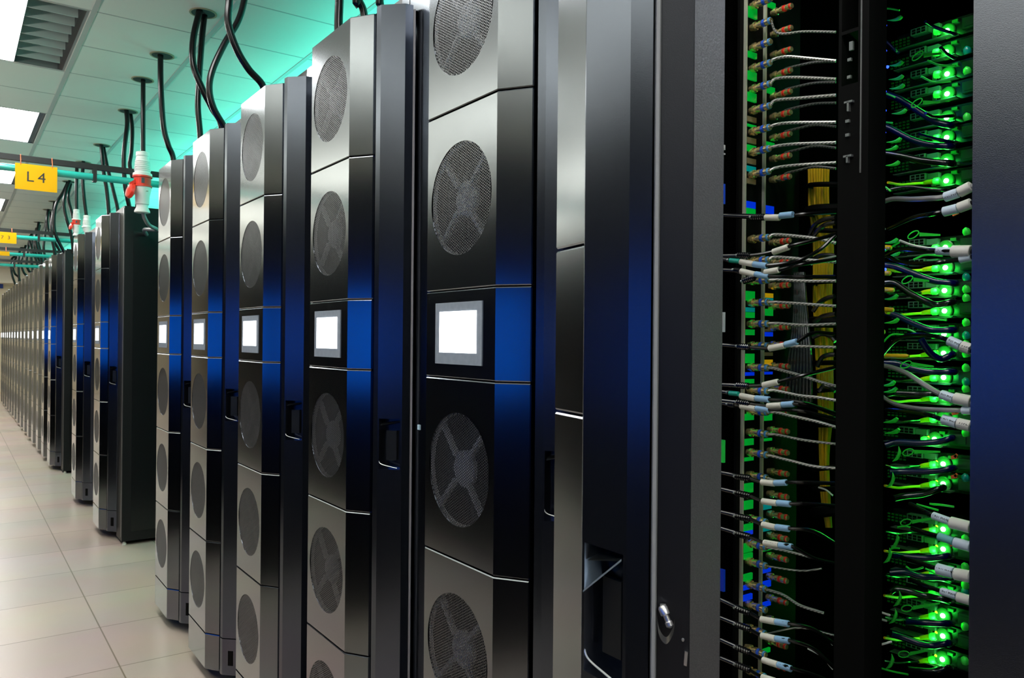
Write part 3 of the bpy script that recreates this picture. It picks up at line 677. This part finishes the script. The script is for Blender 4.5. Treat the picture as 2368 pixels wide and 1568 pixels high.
# yellow patch leads, green LED glow painted into their clear plugs
k = 0
for i, (v, u) in enumerate(LEDV):
    if i in (0, 1, 2, 3, 4, 5, 6, 8, 12, 17): full = False
    else: full = True
    p = ix(u-20, v+1, XS-.03); t = empty('patch_lead', p)
    q = lambda a, b, X=XS-.03: ix(a, b, X)-p
    MB().tube([q(u-14, v+1), q(u-18, v+1), q(u-28, v+2), q(u-31, v+2)], [.006, .0085, .0078, .004], 10).build('lit_plug', M_PLUG_LIT, t, True)
    if full:
        MB().tube(spline([q(u-29, v+2), q(u-42, v+3), q(u-56, v+6)], 4), [.0058, .0058, .0055, .0052, .005, .0048, .0046, .004, .003], 8).build('yellow_boot', M_YC, t, True)
        MB().tube(spline([q(u-50, v+5), q(u-80, v+7, XS-.05), q(u-105, v+9, XS-.08), q(u-135, v+4, XS-.12)], 5), .0028, 7).build('lead_jacket', M_YC if i % 2 else M_DARKC, t, True)
        tag(t, 'yellow patch lead with a green-lit plug, %s from the top' % ORD[k], 'cable', 'yellow patch leads'); k += 1
    else: tag(t, 'short green-lit plug beside the %s green light from the top' % ORD[i], 'plug', 'green-lit plugs')
# blue lights
for i, (u, v) in enumerate([(2048,60),(2053,155),(2047,212),(2047,256),(2046,307),(2048,118),(2048,575),(2047,623),(2045,672),(2040,870)]):
    p = ix(u, v, 1.60)
    o = MB().lathe(p, (-1, 0, 0), [(0, .0030), (.003, .0028), (.004, .0015)], 10).build('indicator_light', M_LEDB, None, True)
    tag(o, 'small blue indicator light, %s' % ['topmost above the fabric strap','just below the fabric strap','above the green crossing cable','in the upper group, fourth from the top','lowest of the upper group','near the top fabric strap, right of the post','above the yellow plug in the middle','beside the white twin cable','beside the yellow stub in the middle','bright one above the green crescents'][i], 'indicator', 'blue indicator lights')
    l = bpy.data.lights.new('blue_status_light', 'POINT'); l.color = (.03, .08, 1); l.energy = .012; l.shadow_soft_size = .005
    lo = bpy.data.objects.new('blue_status_light', l); lo.location = p+Vector((-.02, 0, 0)); COL.objects.link(lo)
# dark cables that catch the green light
DC = [[(2011,225),(2033,215),(2079,229),(2132,262),(2165,282),(2198,290)],[(2011,302),(2026,288),(2059,298),(2106,322),(2152,335),(2198,338)],
 [(2013,365),(2033,355),(2079,360),(2132,371),(2198,378)],[(2016,99),(2033,88),(2049,96),(2074,120)],[(2037,612),(2071,617),(2113,633),(2161,650),(2206,655)],
 [(2040,655),(2068,655),(2106,679),(2144,698),(2168,705),(2202,698)],[(2044,722),(2075,731),(2113,748),(2154,763),(2202,763)],[(2042,839),(2075,841),(2113,853),(2154,860),(2202,860)],
 [(2047,913),(2068,909),(2113,911),(2164,911)],[(2047,1030),(2075,1023),(2127,1025),(2168,1022),(2199,1013)],[(2057,1092),(2092,1091),(2160,1090),(2201,1083)],
 [(2067,1153),(2092,1148),(2133,1143),(2177,1128)],[(2064,1284),(2092,1287),(2143,1291),(2188,1286)],[(2057,1325),(2092,1323),(2133,1334),(2188,1335)],
 [(2057,1370),(2071,1363),(2105,1368),(2140,1378),(2188,1385)],[(2092,1437),(2133,1440),(2191,1442)],[(2061,1466),(2085,1473),(2126,1488),(2157,1493),(2191,1487)],
 [(2098,1548),(2126,1551),(2160,1553),(2191,1545)],[(2140,50),(2160,62),(2205,78)],[(2175,110),(2190,125),(2206,134)],[(2140,262),(2160,270),(2200,268)],[(2125,310),(2160,320),(2198,328)],
 [(2130,785),(2150,815),(2175,830),(2200,820)],[(2050,440),(2100,432),(2150,438),(2190,440)]]
for i, pts in enumerate(DC):
    n = len(pts); X = 1.64
    P = [ix(u, v, X+.05*q/(n-1)) for q, (u, v) in enumerate(pts)]
    P.append(ix(pts[-1][0]+4, pts[-1][1], 1.742))
    r = .0072 if i not in (3, 18, 19, 20, 21, 23) else .0035
    o = MB().tube(spline(P, 7), r, 10).build('dark_cable', M_NAVY if i % 3 != 2 else M_DARKC, None, True)
    tag(o, 'dark glossy cable edged in green light, %s from the top of the stack' % ORD[sorted(range(len(DC)), key=lambda q: DC[q][-1][1]).index(i)], 'cable', 'green-edged dark cables')
# thin bright green arcs
GA = [[(2016,52),(2026,33),(2049,20),(2080,24)],[(2011,176),(2020,195),(2036,210),(2070,225)],[(2012,298),(2040,284),(2064,284)],[(2010,440),(2040,430),(2060,442)],[(2042,583),(2060,572),(2080,560)],
      [(2035,800),(2060,775),(2090,774)],[(2075,760),(2100,762),(2118,770)],[(2120,1166),(2140,1172),(2170,1180)],[(2150,1165),(2180,1168),(2206,1172)],[(2076,1219),(2090,1217),(2107,1220)],
      [(2055,1275),(2065,1268),(2080,1268)],[(2095,1310),(2110,1318),(2135,1312)],[(2140,1315),(2170,1330),(2200,1336)],[(2020,1540),(2060,1552),(2100,1560)],[(2145,140),(2170,150),(2210,152)],[(2130,177),(2160,190),(2200,188)],
      [(2110,740),(2150,738),(2190,740)],[(2113,600),(2140,590),(2180,592)]]
for i, pts in enumerate(GA):
    o = MB().tube(spline([ix(u, v, 1.62) for u, v in pts], 6), .0020, 7).build('green_wire', M_TAB, None, True)
    tag(o, 'thin green wire among the server cables, %s from the top' % ORD[sorted(range(len(GA)), key=lambda q: GA[q][0][1]).index(i)], 'wire', 'thin green wires')
# crescent shaped green straps and pull tabs
CR = [(2078,45),(2080,150),(2081,182),(2083,203),(2088,261),(2076,327),(2068,345),(2072,381),(2068,560),(2072,590),(2068,690),(2070,745),(2062,890),(2066,905),(2068,975),(2072,1000),(2076,1050),(2062,1110),(2072,1250),(2055,1285),(2078,1385),(2068,1425),(2060,1530)]
for i, (u, v) in enumerate(CR):
    up = v > 1000
    if up: pts = [(u+2, v-18), (u+4, v-4), (u-2, v+10), (u-12, v+17)]; rr = [.0005, .0035, .0035, .0006]
    else: pts = [(u-26, v+2), (u-10, v+1), (u+2, v-3), (u+7, v-8)]; rr = [.0005, .0028, .0048, .0035]
    P = spline([ix(a, b, 1.61) for a, b in pts], 4); n = len(P)
    R_ = [rr[min(3, q*3//(n-1))]+(rr[min(3, q*3//(n-1)+1)]-rr[min(3, q*3//(n-1))])*((q*3/(n-1)) % 1) for q in range(n)]
    o = MB().tube(P, R_, 8).build('strap_loop', M_TAB, None, True)
    tag(o, 'curved green strap loop right of the post, %s from the top' % ORD[i], 'strap', 'green strap loops')
TB = [(2122,128,40,-8),(2120,237,40,-2),(2098,646,36,6),(2095,842,50,10),(2100,1045,60,0),(2095,1207,50,-14),(2097,1406,62,-18),(2090,1512,45,-14),(2112,542,48,2)]
for i, (u, v, w, h) in enumerate(TB):
    A = ix(u+14, v, 1.60); B = ix(u+14+w, v+h*.6, 1.63); C = ix(u, v+1, 1.60)
    b = MB(); ring = [C+Vector((0, (C-A).y*.9*math.cos(a), .0065*math.sin(a)))+Vector((0, 0, -.004*math.cos(a))) for a in [2*math.pi*q/16 for q in range(17)]]
    b.tube(ring, .0013, 6, False)
    up = Vector((0, 0, .005)); b.add([A-up*.8, B-up*.35, B+up*.35, A+up*.8]+[p+Vector((.0012, 0, 0)) for p in (A-up*.8, B-up*.35, B+up*.35, A+up*.8)], [(0,1,2,3),(7,6,5,4),(0,4,5,1),(3,2,6,7),(0,3,7,4),(1,5,6,2)])
    o = b.build('pull_tab', M_TAB)
    tag(o, 'green pull tab with a ring end, %s from the top' % ORD[sorted(range(len(TB)), key=lambda q: TB[q][1]).index(i)], 'tab', 'green pull tabs')
# thick labelled cables at the right
RC = [([(2018,478),(2060,461),(2110,461),(2150,459)],[(2185,455),(2244,433)],[('p',2185,456,2216,446,.0075),('w',2218,445,2246,431,.0082)]),
 ([(2055,528),(2110,504),(2150,496)],[(2182,489),(2244,470)],[('p',2182,490,2215,482,.0075),('w',2217,481,2246,470,.0080)]),
 ([(2045,592),(2080,577),(2120,578)],[(2166,580),(2243,582)],[('p',2166,580,2201,582,.0062),('w',2202,582,2246,582,.0095)]),
 ([(2055,594),(2090,607),(2150,609),(2190,604)],[(2220,600),(2244,595)],[('p',2220,600,2246,595,.0062)]),
 ([(2036,825),(2070,788),(2110,775),(2160,777)],[(2196,788),(2243,810)],[('p',2194,787,2222,800,.0075),('w',2224,801,2246,808,.0085)]),
 ([(2005,850),(2040,845),(2090,860),(2135,888)],[(2177,912),(2243,932)],[('p',2176,912,2206,922,.0072),('w',2208,921,2246,929,.0090)]),
 ([(2020,900),(2060,930),(2110,943),(2170,948)],[(2225,949),(2244,950)],[('p',2225,949,2246,950,.0058)]),
 ([(2050,948),(2110,953),(2150,960)],[(2180,970),(2243,984)],[('p',2180,969,2213,979,.0080),('w',2215,979,2246,986,.0085)]),
 ([(2105,1165),(2130,1178)],[(2157,1191),(2242,1222)],[('p',2157,1192,2196,1206,.0060),('w',2198,1208,2245,1220,.0090)]),
 ([(2110,1222),(2140,1232)],[(2170,1240),(2242,1268)],[('c',2170,1240,2205,1252,.0062),('p',2207,1254,2245,1265,.0080)]),
 ([(2085,1290),(2130,1303)],[(2168,1315),(2242,1334)],[('p',2167,1315,2205,1325,.0085),('w',2208,1327,2245,1334,.0090)]),
 ([(2105,1340),(2140,1355)],[(2177,1367),(2242,1390)],[('p',2176,1367,2212,1378,.0060),('w',2214,1380,2245,1389,.0075)])]
XR = 1.22
RN = ['at the top, rising to the right','second one, above orange plugs','thickest white sleeve in the upper middle','thin one with only a pale sleeve, upper middle','on a black arching cable','on a white-lit cable sweeping down','thin one with only a pale sleeve, lower middle','ending with characters on its white sleeve','topmost of the four low slanting ones','second of the four low slanting ones','third of the four low slanting ones','lowest of the slanting ones']
for i, (pa_, pb_, sl) in enumerate(RC):
    base = ix(*pb_[0], XR); t = empty('power_cable', base)
    q = lambda u, v, X=XR: ix(u, v, X)-base
    P = [q(u, v, XR+max(0, (2150-u))/150*.22) for u, v in pa_]+[q(*p) for p in pb_]
    P.append(P[-1]+(P[-1]-P[-2]).normalized()*.03)
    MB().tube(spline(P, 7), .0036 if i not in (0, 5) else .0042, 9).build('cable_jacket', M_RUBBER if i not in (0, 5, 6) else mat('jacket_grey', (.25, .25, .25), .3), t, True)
    for c, u0, v0, u1, v1, r in sl:
        A, B = q(u0, v0), q(u1, v1); m_ = {'p': M_SLP, 'w': M_SLW, 'c': mat('sleeve_teal', (.15, .45, .45), .4)}[c]
        o = MB().tube([A, A+(B-A)*.03, A+(B-A)*.97, B], [r*.9, r, r, r*.9], 16).build('label_sleeve', m_, t, True)
        o['label'] = {'p': 'pale blue label sleeve', 'w': 'cream label sleeve', 'c': 'teal label sleeve'}[c]
        nrm = (EYE-(A+B)/2-base).normalized()
        if i in (0, 2, 4, 5, 7, 8, 10, 11) and c == 'p': text(t, 'UN1.PWR1', .0054, base+(A+B)/2+nrm*(r+.0004), B-A, (0, 0, 1), M_INK)
        if i in (4, 7) and c == 'w': text(t, '4377', .0070, base+A+(B-A)*.38+nrm*(r+.0004), A-B, (0, 0, -1), M_INK)
    tag(t, 'labelled cable leaving at the right edge, '+RN[i], 'cable', 'labelled cables on the right')
# small pieces along the right edge of the opening
for i, v in enumerate([116, 163, 270, 535, 640, 668, 688, 745, 775, 795, 817, 850, 882, 898, 950, 1000, 1104, 1245, 1310, 1352, 1368, 1448, 1527]):
    p = ix(2237 - .004*v, v, 1.40)
    o = MB().lathe(p, (-.3, .1, 1), [(-.006, .0055), (-.001, .0065), (.004, .005), (.007, .001)], 12).build('cable_end', M_TAB if i % 4 else mat('end_teal', (.0, .3, .22), .3), None, True)
    tag(o, 'small green cable end at the right edge of the opening, %s from the top' % ORD[i], 'cable end', 'green cable ends')
    if i % 2:
        l = bpy.data.lights.new('green_edge_fill', 'POINT'); l.color = (.02, 1, .06); l.energy = .016; l.shadow_soft_size = .004  # added point light, brightens the green cable ends
        lo = bpy.data.objects.new('green_edge_fill', l); lo.location = p+Vector((-.012, .018, .006)); COL.objects.link(lo)
for i, (u, v, lb) in enumerate([(2203,500,'orange plug body below the second labelled cable'),(2198,803,'orange clip right of a green light in the middle'),(2202,961,'orange clip between two labelled cables'),(2200,1063,'orange clip beside a low green light'),(2200,1108,'second orange clip beside a low green light'),(2197,1264,'red orange clip among the slanting cables')]):
    p = ix(u, v, 1.60); o = MB().obox(p, (0, -.011, .004), (.004, 0, 0), (0, .002, .007)).obox(p+Vector((0, -.008, .004)), (0, -.004, .006), (.003, 0, 0), (0, .004, .003)).build('plug_clip', M_ORANGE); tag(o, lb, 'clip', 'orange clips')
for i, (u, v, w) in enumerate([(2046,572,22),(2044,631,22),(2048,670,26),(2049,716,24),(2038,767,14),(2048,823,60)]):
    A, B = ix(u-6, v, 1.60), ix(u-6+w, v+1, 1.60)
    o = MB().tube([A, A+(B-A)*.1, A+(B-A)*.9, B], [.004, .0055, .005, .003], 10).build('yellow_stub', M_YC, None, True)
    tag(o, 'short yellow plug just right of the post, %s from the top' % ORD[i], 'plug', 'yellow plugs by the post')
    l = bpy.data.lights.new('work_glow', 'POINT')if False else None
# pale twin wires that leave the post
TW = [[(1992,589),(2005,592),(2022,603),(2036,614)],[(1995,602),(2010,611),(2025,620),(2036,628)],[(1995,846),(2008,852),(2020,862),(2035,868)],[(1998,852),(2012,865),(2030,870)],[(1990,970),(2010,975),(2025,985),(2042,992)],[(1995,978),(2015,990),(2040,998)],
      [(2003,560),(2020,560),(2034,562)],[(2005,480),(2020,488),(2036,500)],[(2028,510),(2036,520),(2046,530)],[(2080,556),(2110,567),(2150,574),(2180,576)],[(2004,1066),(2020,1069),(2032,1070)],[(2002,1084),(2020,1088)],[(2003,1234),(2015,1237),(2026,1238)],
      [(1995,1252),(2008,1257),(2020,1260)],[(1995,1257),(2010,1268),(2024,1272)],[(2003,1368),(2015,1370),(2026,1371)],[(1998,1403),(2025,1412),(2058,1423)],[(1996,1418),(2025,1428),(2050,1436)],[(2003,1493),(2030,1492),(2062,1484)],[(1998,1533),(2015,1541),(2034,1551)],[(1996,1542),(2005,1552),(2015,1560)]]
for i, pts in enumerate(TW):
    o = MB().tube(spline([ix(u, v, 1.21+.04*q/(len(pts)-1)) for q, (u, v) in enumerate(pts)], 6), .0018, 7).build('pale_wire', mat('wire_pale', (.75, .75, .73), .3), None, True)
    tag(o, 'short pale wire leaving the right side of the post, %s from the top' % ORD[sorted(range(len(TW)), key=lambda q: TW[q][0][1]).index(i)], 'wire', 'pale wires at the post')
# white arcs that leave the left bundle at the post
WA = [[(1893,1127),(1910,1133),(1926,1146)],[(1890,1235),(1908,1240),(1926,1256)],[(1878,1455),(1905,1468),(1926,1492)],[(1868,1500),(1900,1518),(1926,1548)],[(1885,556),(1905,553),(1933,547)],[(1876,612),(1900,600),(1933,592)]]
for i, pts in enumerate(WA):
    o = MB().tube(spline([ix(u, v, 1.30) for u, v in pts], 6), .0016, 7).build('pale_wire', MATS['wire_pale'], None, True)
    tag(o, 'pale wire ending at the left side of the post, %s' % ['third from the bottom','second lowest pair upper','lowest but one','lowest','uppermost','below the uppermost'][i], 'wire', 'pale wires left of the post')
# black cable loops in front of the yellow bundle
BL = [[(1880,720),(1895,700),(1912,690),(1930,685)],[(1882,745),(1900,733),(1918,728),(1932,726)],[(1880,780),(1900,772),(1920,778),(1932,790)],[(1890,848),(1900,828),(1915,821),(1932,820)],[(1870,545),(1885,520),(1905,508),(1932,503)],[(1872,560),(1890,535),(1908,520),(1932,515)],[(1880,600),(1895,592),(1915,590),(1932,592)],[(1895,905),(1905,893),(1920,895),(1932,905)]]
for i, pts in enumerate(BL):
    o = MB().tube(spline([ix(u, v, 1.34) for u, v in pts], 6), .0045, 8).build('black_cable', M_DARKC, None, True)
    tag(o, 'black cable looping in front of the yellow bundle, %s from the top' % ORD[sorted(range(len(BL)), key=lambda q: BL[q][0][1]).index(i)], 'cable', 'black loops by the yellow bundle')
# ------------------------------------------------------------------ rails, pipes and hanging signs over the aisle
RZ = 2.738
RAILS = [(6.10, None), (iz(80, 537, RZ).y, None), (iz(60, 578, RZ).y, None), (iz(40, 604, RZ).y, None)]
RN4 = ['nearest black overhead rail, the one carrying the L4 sign', 'second black overhead rail along the aisle', 'third black overhead rail along the aisle', 'farthest black overhead rail in view']
for i, (y, _) in enumerate(RAILS):
    t = empty('overhead_rail', (0, y, RZ)); tag(t, RN4[i], 'rail', 'rails across the aisle')
    x1 = 2.45
    MB().box((-1.3, -.02, -.018), (x1, .02, .018)).build('bar', M_RAIL, t)
    for x in (-1.0, x1-.06): MB().lathe((x, 0, .018), (0, 0, 1), [(0, .005), (CEIL-RZ-.018, .005)], 8).build('hanging_rod', M_STEEL, t)
    for x in (-.6, .2, .80):
        MB().box((x-.012, -.024, -.100), (x+.012, -.020, .0)).box((x-.012, .020, -.100), (x+.012, .024, 0)).box((x-.012, -.024, -.104), (x+.012, .024, -.100)).build('pipe_strap', M_RAIL, t)
    p = MB().tube([(-1.3, y, RZ-.070), (x1, y, RZ-.070)], .024, 14).build('overhead_pipe', M_TEAL, None, True)
    tag(p, 'glossy teal pipe strapped under the ' + RN4[i].split(',')[0].replace('black overhead rail', 'rail'), 'pipe', 'teal pipes across the aisle')
def sign(u0, v0, u1, v1, y, lb, txt, g):
    a, b_ = iy(u0, v0, y), iy(u1, v1, y); w, h = b_.x-a.x, a.z-b_.z; zt = a.z
    t = empty('hanging_sign', (a.x, y, zt))
    MB().box((0, -.0015, -h), (w, .0015, 0)).build('board', M_YEL, t)
    for f in (.13, .88): MB().tube([(w*f, 0, -.01), (w*f, -.003, .01), (w*f, .022, .05), (w*f, .030, RZ+.022-zt)], .0028, 6).build('orange_tie', M_ORANGE, t)
    for s, fx, fs in txt: text(t, s, h*fs, (a.x+w*fx, y-.0022, zt-h*.5), (1, 0, 0), (0, 0, 1), M_INK)
    tag(t, lb, 'sign', 'yellow signs hung from the rails')
sign(35, 376, 132, 446, 6.052, 'yellow hanging sign reading L4', [('L', .35, .56), ('4', .63, .56)], 0)
sign(-52, 532, 38, 564, RAILS[1][0]-.048, 'yellow sign hung from the second rail, cut by the left edge', [('L', .50, .5), ('7', .63, .45), ('3', .80, .45)], 0)
sign(-45, 578, 22, 592, RAILS[2][0]-.048, 'small blurred yellow sign hung from the third rail', [], 0)
# ------------------------------------------------------------------ ceiling cables
RT_ = 2.505
def grommet(x, y, lb, r=.062):
    t = empty('cable_grommet', (x, y, CEIL)); 
    MB().lathe((0, 0, -.0035), (0, 0, 1), [(0, r), (.004, r)], 28).build('opening', M_DKHOLE, t)
    N = 28; b = MB(); R_ = [(r, -.0045), (r+.010, -.0045), (r+.010, 0), (r, 0)]
    b.add([(q[0]*math.cos(2*math.pi*k/N), q[0]*math.sin(2*math.pi*k/N), q[1]) for q in R_ for k in range(N)], [(i*N+k, i*N+(k+1)%N, ((i+1)%4)*N+(k+1)%N, ((i+1)%4)*N+k) for i in range(4) for k in range(N)])
    b.build('rim', mat('rim_brown', (.30, .26, .16), .6), t)
    tag(t, lb, 'grommet', 'cable holes in the ceiling')
GH = [(470,30,'ceiling cable hole with two black cables, nearest in view'),(375,128,'ceiling hole with one cable falling to the fifth cabinet'),(330,184,'ceiling hole above the hanging red and white connector'),(296,257,'ceiling hole with two cables left of the red connector'),(236,336,'ceiling hole just above the nearest rail'),(193,376,'ceiling hole half hidden behind the nearest rail'),
      (160,420,'ceiling hole below the nearest rail'),(126,466,'second ceiling hole beyond the nearest rail'),(112,485,'third ceiling hole beyond the nearest rail'),(90,514,'last ceiling hole before the second rail')]
for u, v, lb in GH:
    p = iz(u, v, CEIL); grommet(p.x, p.y, lb)
CC = [([(462,32),(447,90),(447,150),(468,205),(490,250),(512,292)],4.45,.017,'left of two black cables from the nearest ceiling hole, bending right'),
 ([(473,32),(467,90),(460,190),(458,250),(463,312)],4.50,.016,'right of two black cables from the nearest hole, hanging straight'),
 ([(580,-30),(565,0),(550,50),(520,100),(492,160),(484,205),(494,250),(519,294)],3.72,.015,'black cable crossing another and curling down left to a cabinet'),
 ([(525,-30),(530,0),(528,55),(548,115),(575,160),(609,201)],3.25,.0145,'black cable crossing another and falling right to the third cabinet'),
 ([(786,-30),(785,0),(783,60)],2.45,.0145,'black cable rising left above the second cabinet'),
 ([(824,-30),(830,0),(842,34)],2.40,.0125,'grey-white lit cable above the second cabinet'),
 ([(878,-30),(879,0),(881,24)],2.30,.0115,'thick black cable above the second cabinet edge'),
 ([(371,130),(372,200),(378,290),(389,335),(401,368)],5.30,.017,'single black cable curving down to the fifth cabinet'),
 ([(331,186),(331,270),(331,352)],5.88,.0155,'straight black cable that carries the red and white connector'),
 ([(292,258),(294,290),(287,350),(287,400),(291,440),(299,480)],6.75,.017,'left black cable of a pair beside the red connector'),
 ([(302,258),(306,300),(304,350),(300,380),(306,410),(316,440)],6.85,.015,'right black cable of a pair beside the red connector'),
 ([(234,337),(240,400),(247,440),(252,498)],8.10,.017,'left black cable from the hole above the nearest rail'),
 ([(239,337),(248,385),(262,440),(273,490)],8.20,.016,'right pale-lit cable from the hole above the nearest rail'),
 ([(193,377),(191,410),(195,460),(200,500)],9.00,.017,'black cable leading to the small white plug'),
 ([(178,378),(177,440),(177,486)],9.20,.017,'black cable leading to the small red and white plug'),
 ([(162,419),(153,442),(148,470),(153,503),(163,535),(168,565)],10.2,.018,'pale-lit black cable curving below the nearest rail'),
 ([(158,419),(145,447),(131,470),(125,503),(128,541),(147,581)],10.3,.018,'black cable bowing left then falling to a far cabinet'),
 ([(164,419),(158,457),(168,500),(172,540)],10.4,.016,'black cable behind the small red plug'),
 ([(127,465),(122,503),(119,541),(126,583)],11.9,.019,'first thin distant black ceiling cable behind the nearest rail'),
 ([(112,485),(109,513),(116,544),(138,582)],12.7,.019,'second thin distant black ceiling cable behind the nearest rail'),
 ([(115,485),(118,513),(119,550),(128,580)],12.9,.017,'third thin distant black ceiling cable behind the nearest rail'),
 ([(90,513),(87,530),(82,551),(88,580),(98,605)],14.2,.020,'distant cable curving through the second rail'),
 ([(78,530),(68,552),(73,573),(86,612)],15.6,.020,'distant cable left of the one curving through the second rail'),
 ([(85,530),(80,552),(81,580),(94,611)],15.0,.020,'distant cable just below the second rail'),
 ([(92,530),(87,550),(92,575),(99,606)],14.6,.018,'distant cable below the second rail, straight'),
 ([(108,520),(103,550),(101,575),(105,604)],13.6,.018,'distant cable right of the group below the second rail'),
 ([(58,553),(48,575),(43,600),(44,644)],18.5,.022,'far cable hanging near the beige wall, middle'),
 ([(40,575),(27,600),(27,632),(36,661)],20.5,.022,'leftmost far cable hanging in front of the beige wall'),
 ([(44,575),(30,612),(34,632),(45,645)],19.8,.022,'far cable second from the left before the beige wall'),
 ([(60,565),(49,605),(54,628),(62,641)],18.0,.022,'far cable left of the third rail end'),
 ([(68,560),(61,605),(66,625),(72,634)],17.0,.022,'far cable right of the third rail end'),
 ([(76,560),(72,590),(75,624)],16.2,.022,'far straight cable beyond the second rail')]
for pts, y, r, lb in CC:
    P = [iy(u, v, y) for u, v in pts]
    if pts[0][1] > 0 or True:
        f = P[0]; P[0] = Vector((f.x, f.y, CEIL)) if f.z > 3.0 or pts[0][1] > 500 else f
        if P[0].z < CEIL-.01: P.insert(0, Vector((f.x+.02, f.y, CEIL)))
    e = P[-1]
    if 'connector' in lb and 'straight' in lb or 'plug' in lb and 'leading' in lb: pass
    else:
        if e.z > RT_+.01: P.append(Vector((e.x+.004, e.y, 2.512)))
    o = MB().tube(spline(P, 7), r, 12).build('ceiling_cable', M_RUBBER, None, True)
    tag(o, lb, 'cable', 'power cables from the ceiling')
# industrial connectors
def ind_plug(p, sc, lb, red, tilt=0.):
    t = empty('industrial_connector', p); Z = (0, 0, -1); k = sc
    b = MB().lathe((0, 0, 0), Z, [(0, .020*k), (.004*k, .030*k), (.022*k, .031*k), (.026*k, .028*k), (.034*k, .030*k), (.040*k, .031*k), (.105*k, .036*k), (.110*k, .044*k), (.122*k, .045*k)], 24)
    for q in range(6): b.lathe((0, 0, -(.046+.009*q)*k), Z, [(0, (.0315+.0008*q)*k), (.002*k, (.0345+.0008*q)*k), (.006*k, (.0345+.0008*q)*k), (.008*k, (.032+.0008*q)*k)], 24)
    b.build('upper_grip', M_WHITEP, t, True)
    if red:
        MB().lathe((0, 0, -.122*k), Z, [(0, .045*k), (.008*k, .046*k), (.010*k, .040*k), (.045*k, .039*k), (.048*k, .045*k), (.056*k, .045*k)], 24).build('red_collar', M_RED, t, True)
        MB().obox((-.012*k, -.0415*k, -.162*k), (.014*k, -.0005, 0), (0, .003, 0), (0, 0, .026*k)).build('rating_label', mat('label_dark', (.06, .07, .08), .5), t)
        lid = MB(); pr = []
        for q in range(9):
            a = math.pi*q/8; pr.append((.002*k+.0*q, .0))
        lid.lathe((-.047*k, -.01*k, -.205*k), (-1, -.25, .25), [(0, .036*k), (.006*k, .040*k), (.018*k, .034*k), (.024*k, .018*k)], 22)
        lid.obox((-.056*k, -.02*k, -.178*k), (.026*k, 0, .020*k), (0, .022*k, 0), (-.006*k, 0, .014*k)).build('hinged_lid', M_RED, t, True)
        lo = -.178*k
        b = MB().lathe((0, 0, lo), Z, [(0, .042*k), (.012*k, .041*k), (.045*k, .034*k), (.085*k, .032*k), (.088*k, .027*k), (.100*k, .027*k), (.118*k, .036*k), (.126*k, .036*k), (.128*k, .020*k)], 24)
        b.build('lower_grip', M_WHITEP, t, True)
        MB().box((-.002*k, -.0375*k, lo-.024*k), (.020*k, -.0355*k, lo-.020*k)).build('moulded_mark', mat('mark_grey', (.25, .3, .2), .6), t)
    else:
        MB().lathe((0, 0, -.122*k), (.35, 0, -1), [(0, .044*k), (.03*k, .036*k), (.06*k, .034*k), (.062*k, .02*k)], 20).build('lower_grip', M_WHITEP, t, True)
    tag(t, lb, 'connector')
    return t
p = iy(330, 351, 5.88); q = iy(331, 493, 5.88); ind_plug(p, (p.z-q.z)/.306, 'large white connector with red collar and lid hanging in the gap', True)
c1 = spline([q+Vector((0, 0, .01)), iy(334, 503, 5.90), iy(345, 521, 5.98), iy(362, 531, 6.1), Vector((1.16, 6.3, 2.36)), Vector((1.2, 6.44, 2.34))], 7)
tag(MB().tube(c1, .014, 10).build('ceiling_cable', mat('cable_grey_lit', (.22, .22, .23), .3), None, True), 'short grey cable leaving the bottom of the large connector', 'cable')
p = iy(177, 484, 9.2); q = iy(173, 545, 9.2); ind_plug(p, (p.z-iy(177, 556, 9.2).z)/.306*.86, 'small red and white connector above a far cabinet', True)
c1 = spline([iy(168, 540, 9.2), iy(163, 552, 9.2), iy(168, 572, 9.22), iy(172, 590, 9.25)], 6)
p = iy(201, 498, 9.0); ind_plug(p, (p.z-iy(201, 545, 9.0).z)/.20, 'small plain white connector beside the small red one', False)
for (u, v, y, lb) in ((401, 366, 4.60, 'pale cable clamp on top of the fifth cabinet'), (248, 495, 7.0, 'pale cable clamp on top of the cabinet beyond the gap'), (129, 588, 10.75, 'white cable clamp on a far cabinet top'), (41, 649, 18.3, 'tiny white cable clamp near the far end of the row')):
    p = iz(u, v, 2.60)
    o = MB().lathe((max(1.14, p.x), p.y, 2.587), (0, 0, 1), [(0, .045), (.012, .045), (.018, .035), (.026, .030)], 16).build('cable_clamp', M_WHITEP, None, True); tag(o, lb, 'clamp')
# small tag beside the first cabinet's hinge side
p = ix(971, 988, 1.06); t = MB().box((1.055, p.y-.006, p.z-.007), (1.0595, p.y+.006, p.z+.007)).build('asset_tag', mat('tag_pale', (.4, .55, .62), .5)); tag(t, 'tiny pale square tag between the two nearest closed cabinets', 'tag')
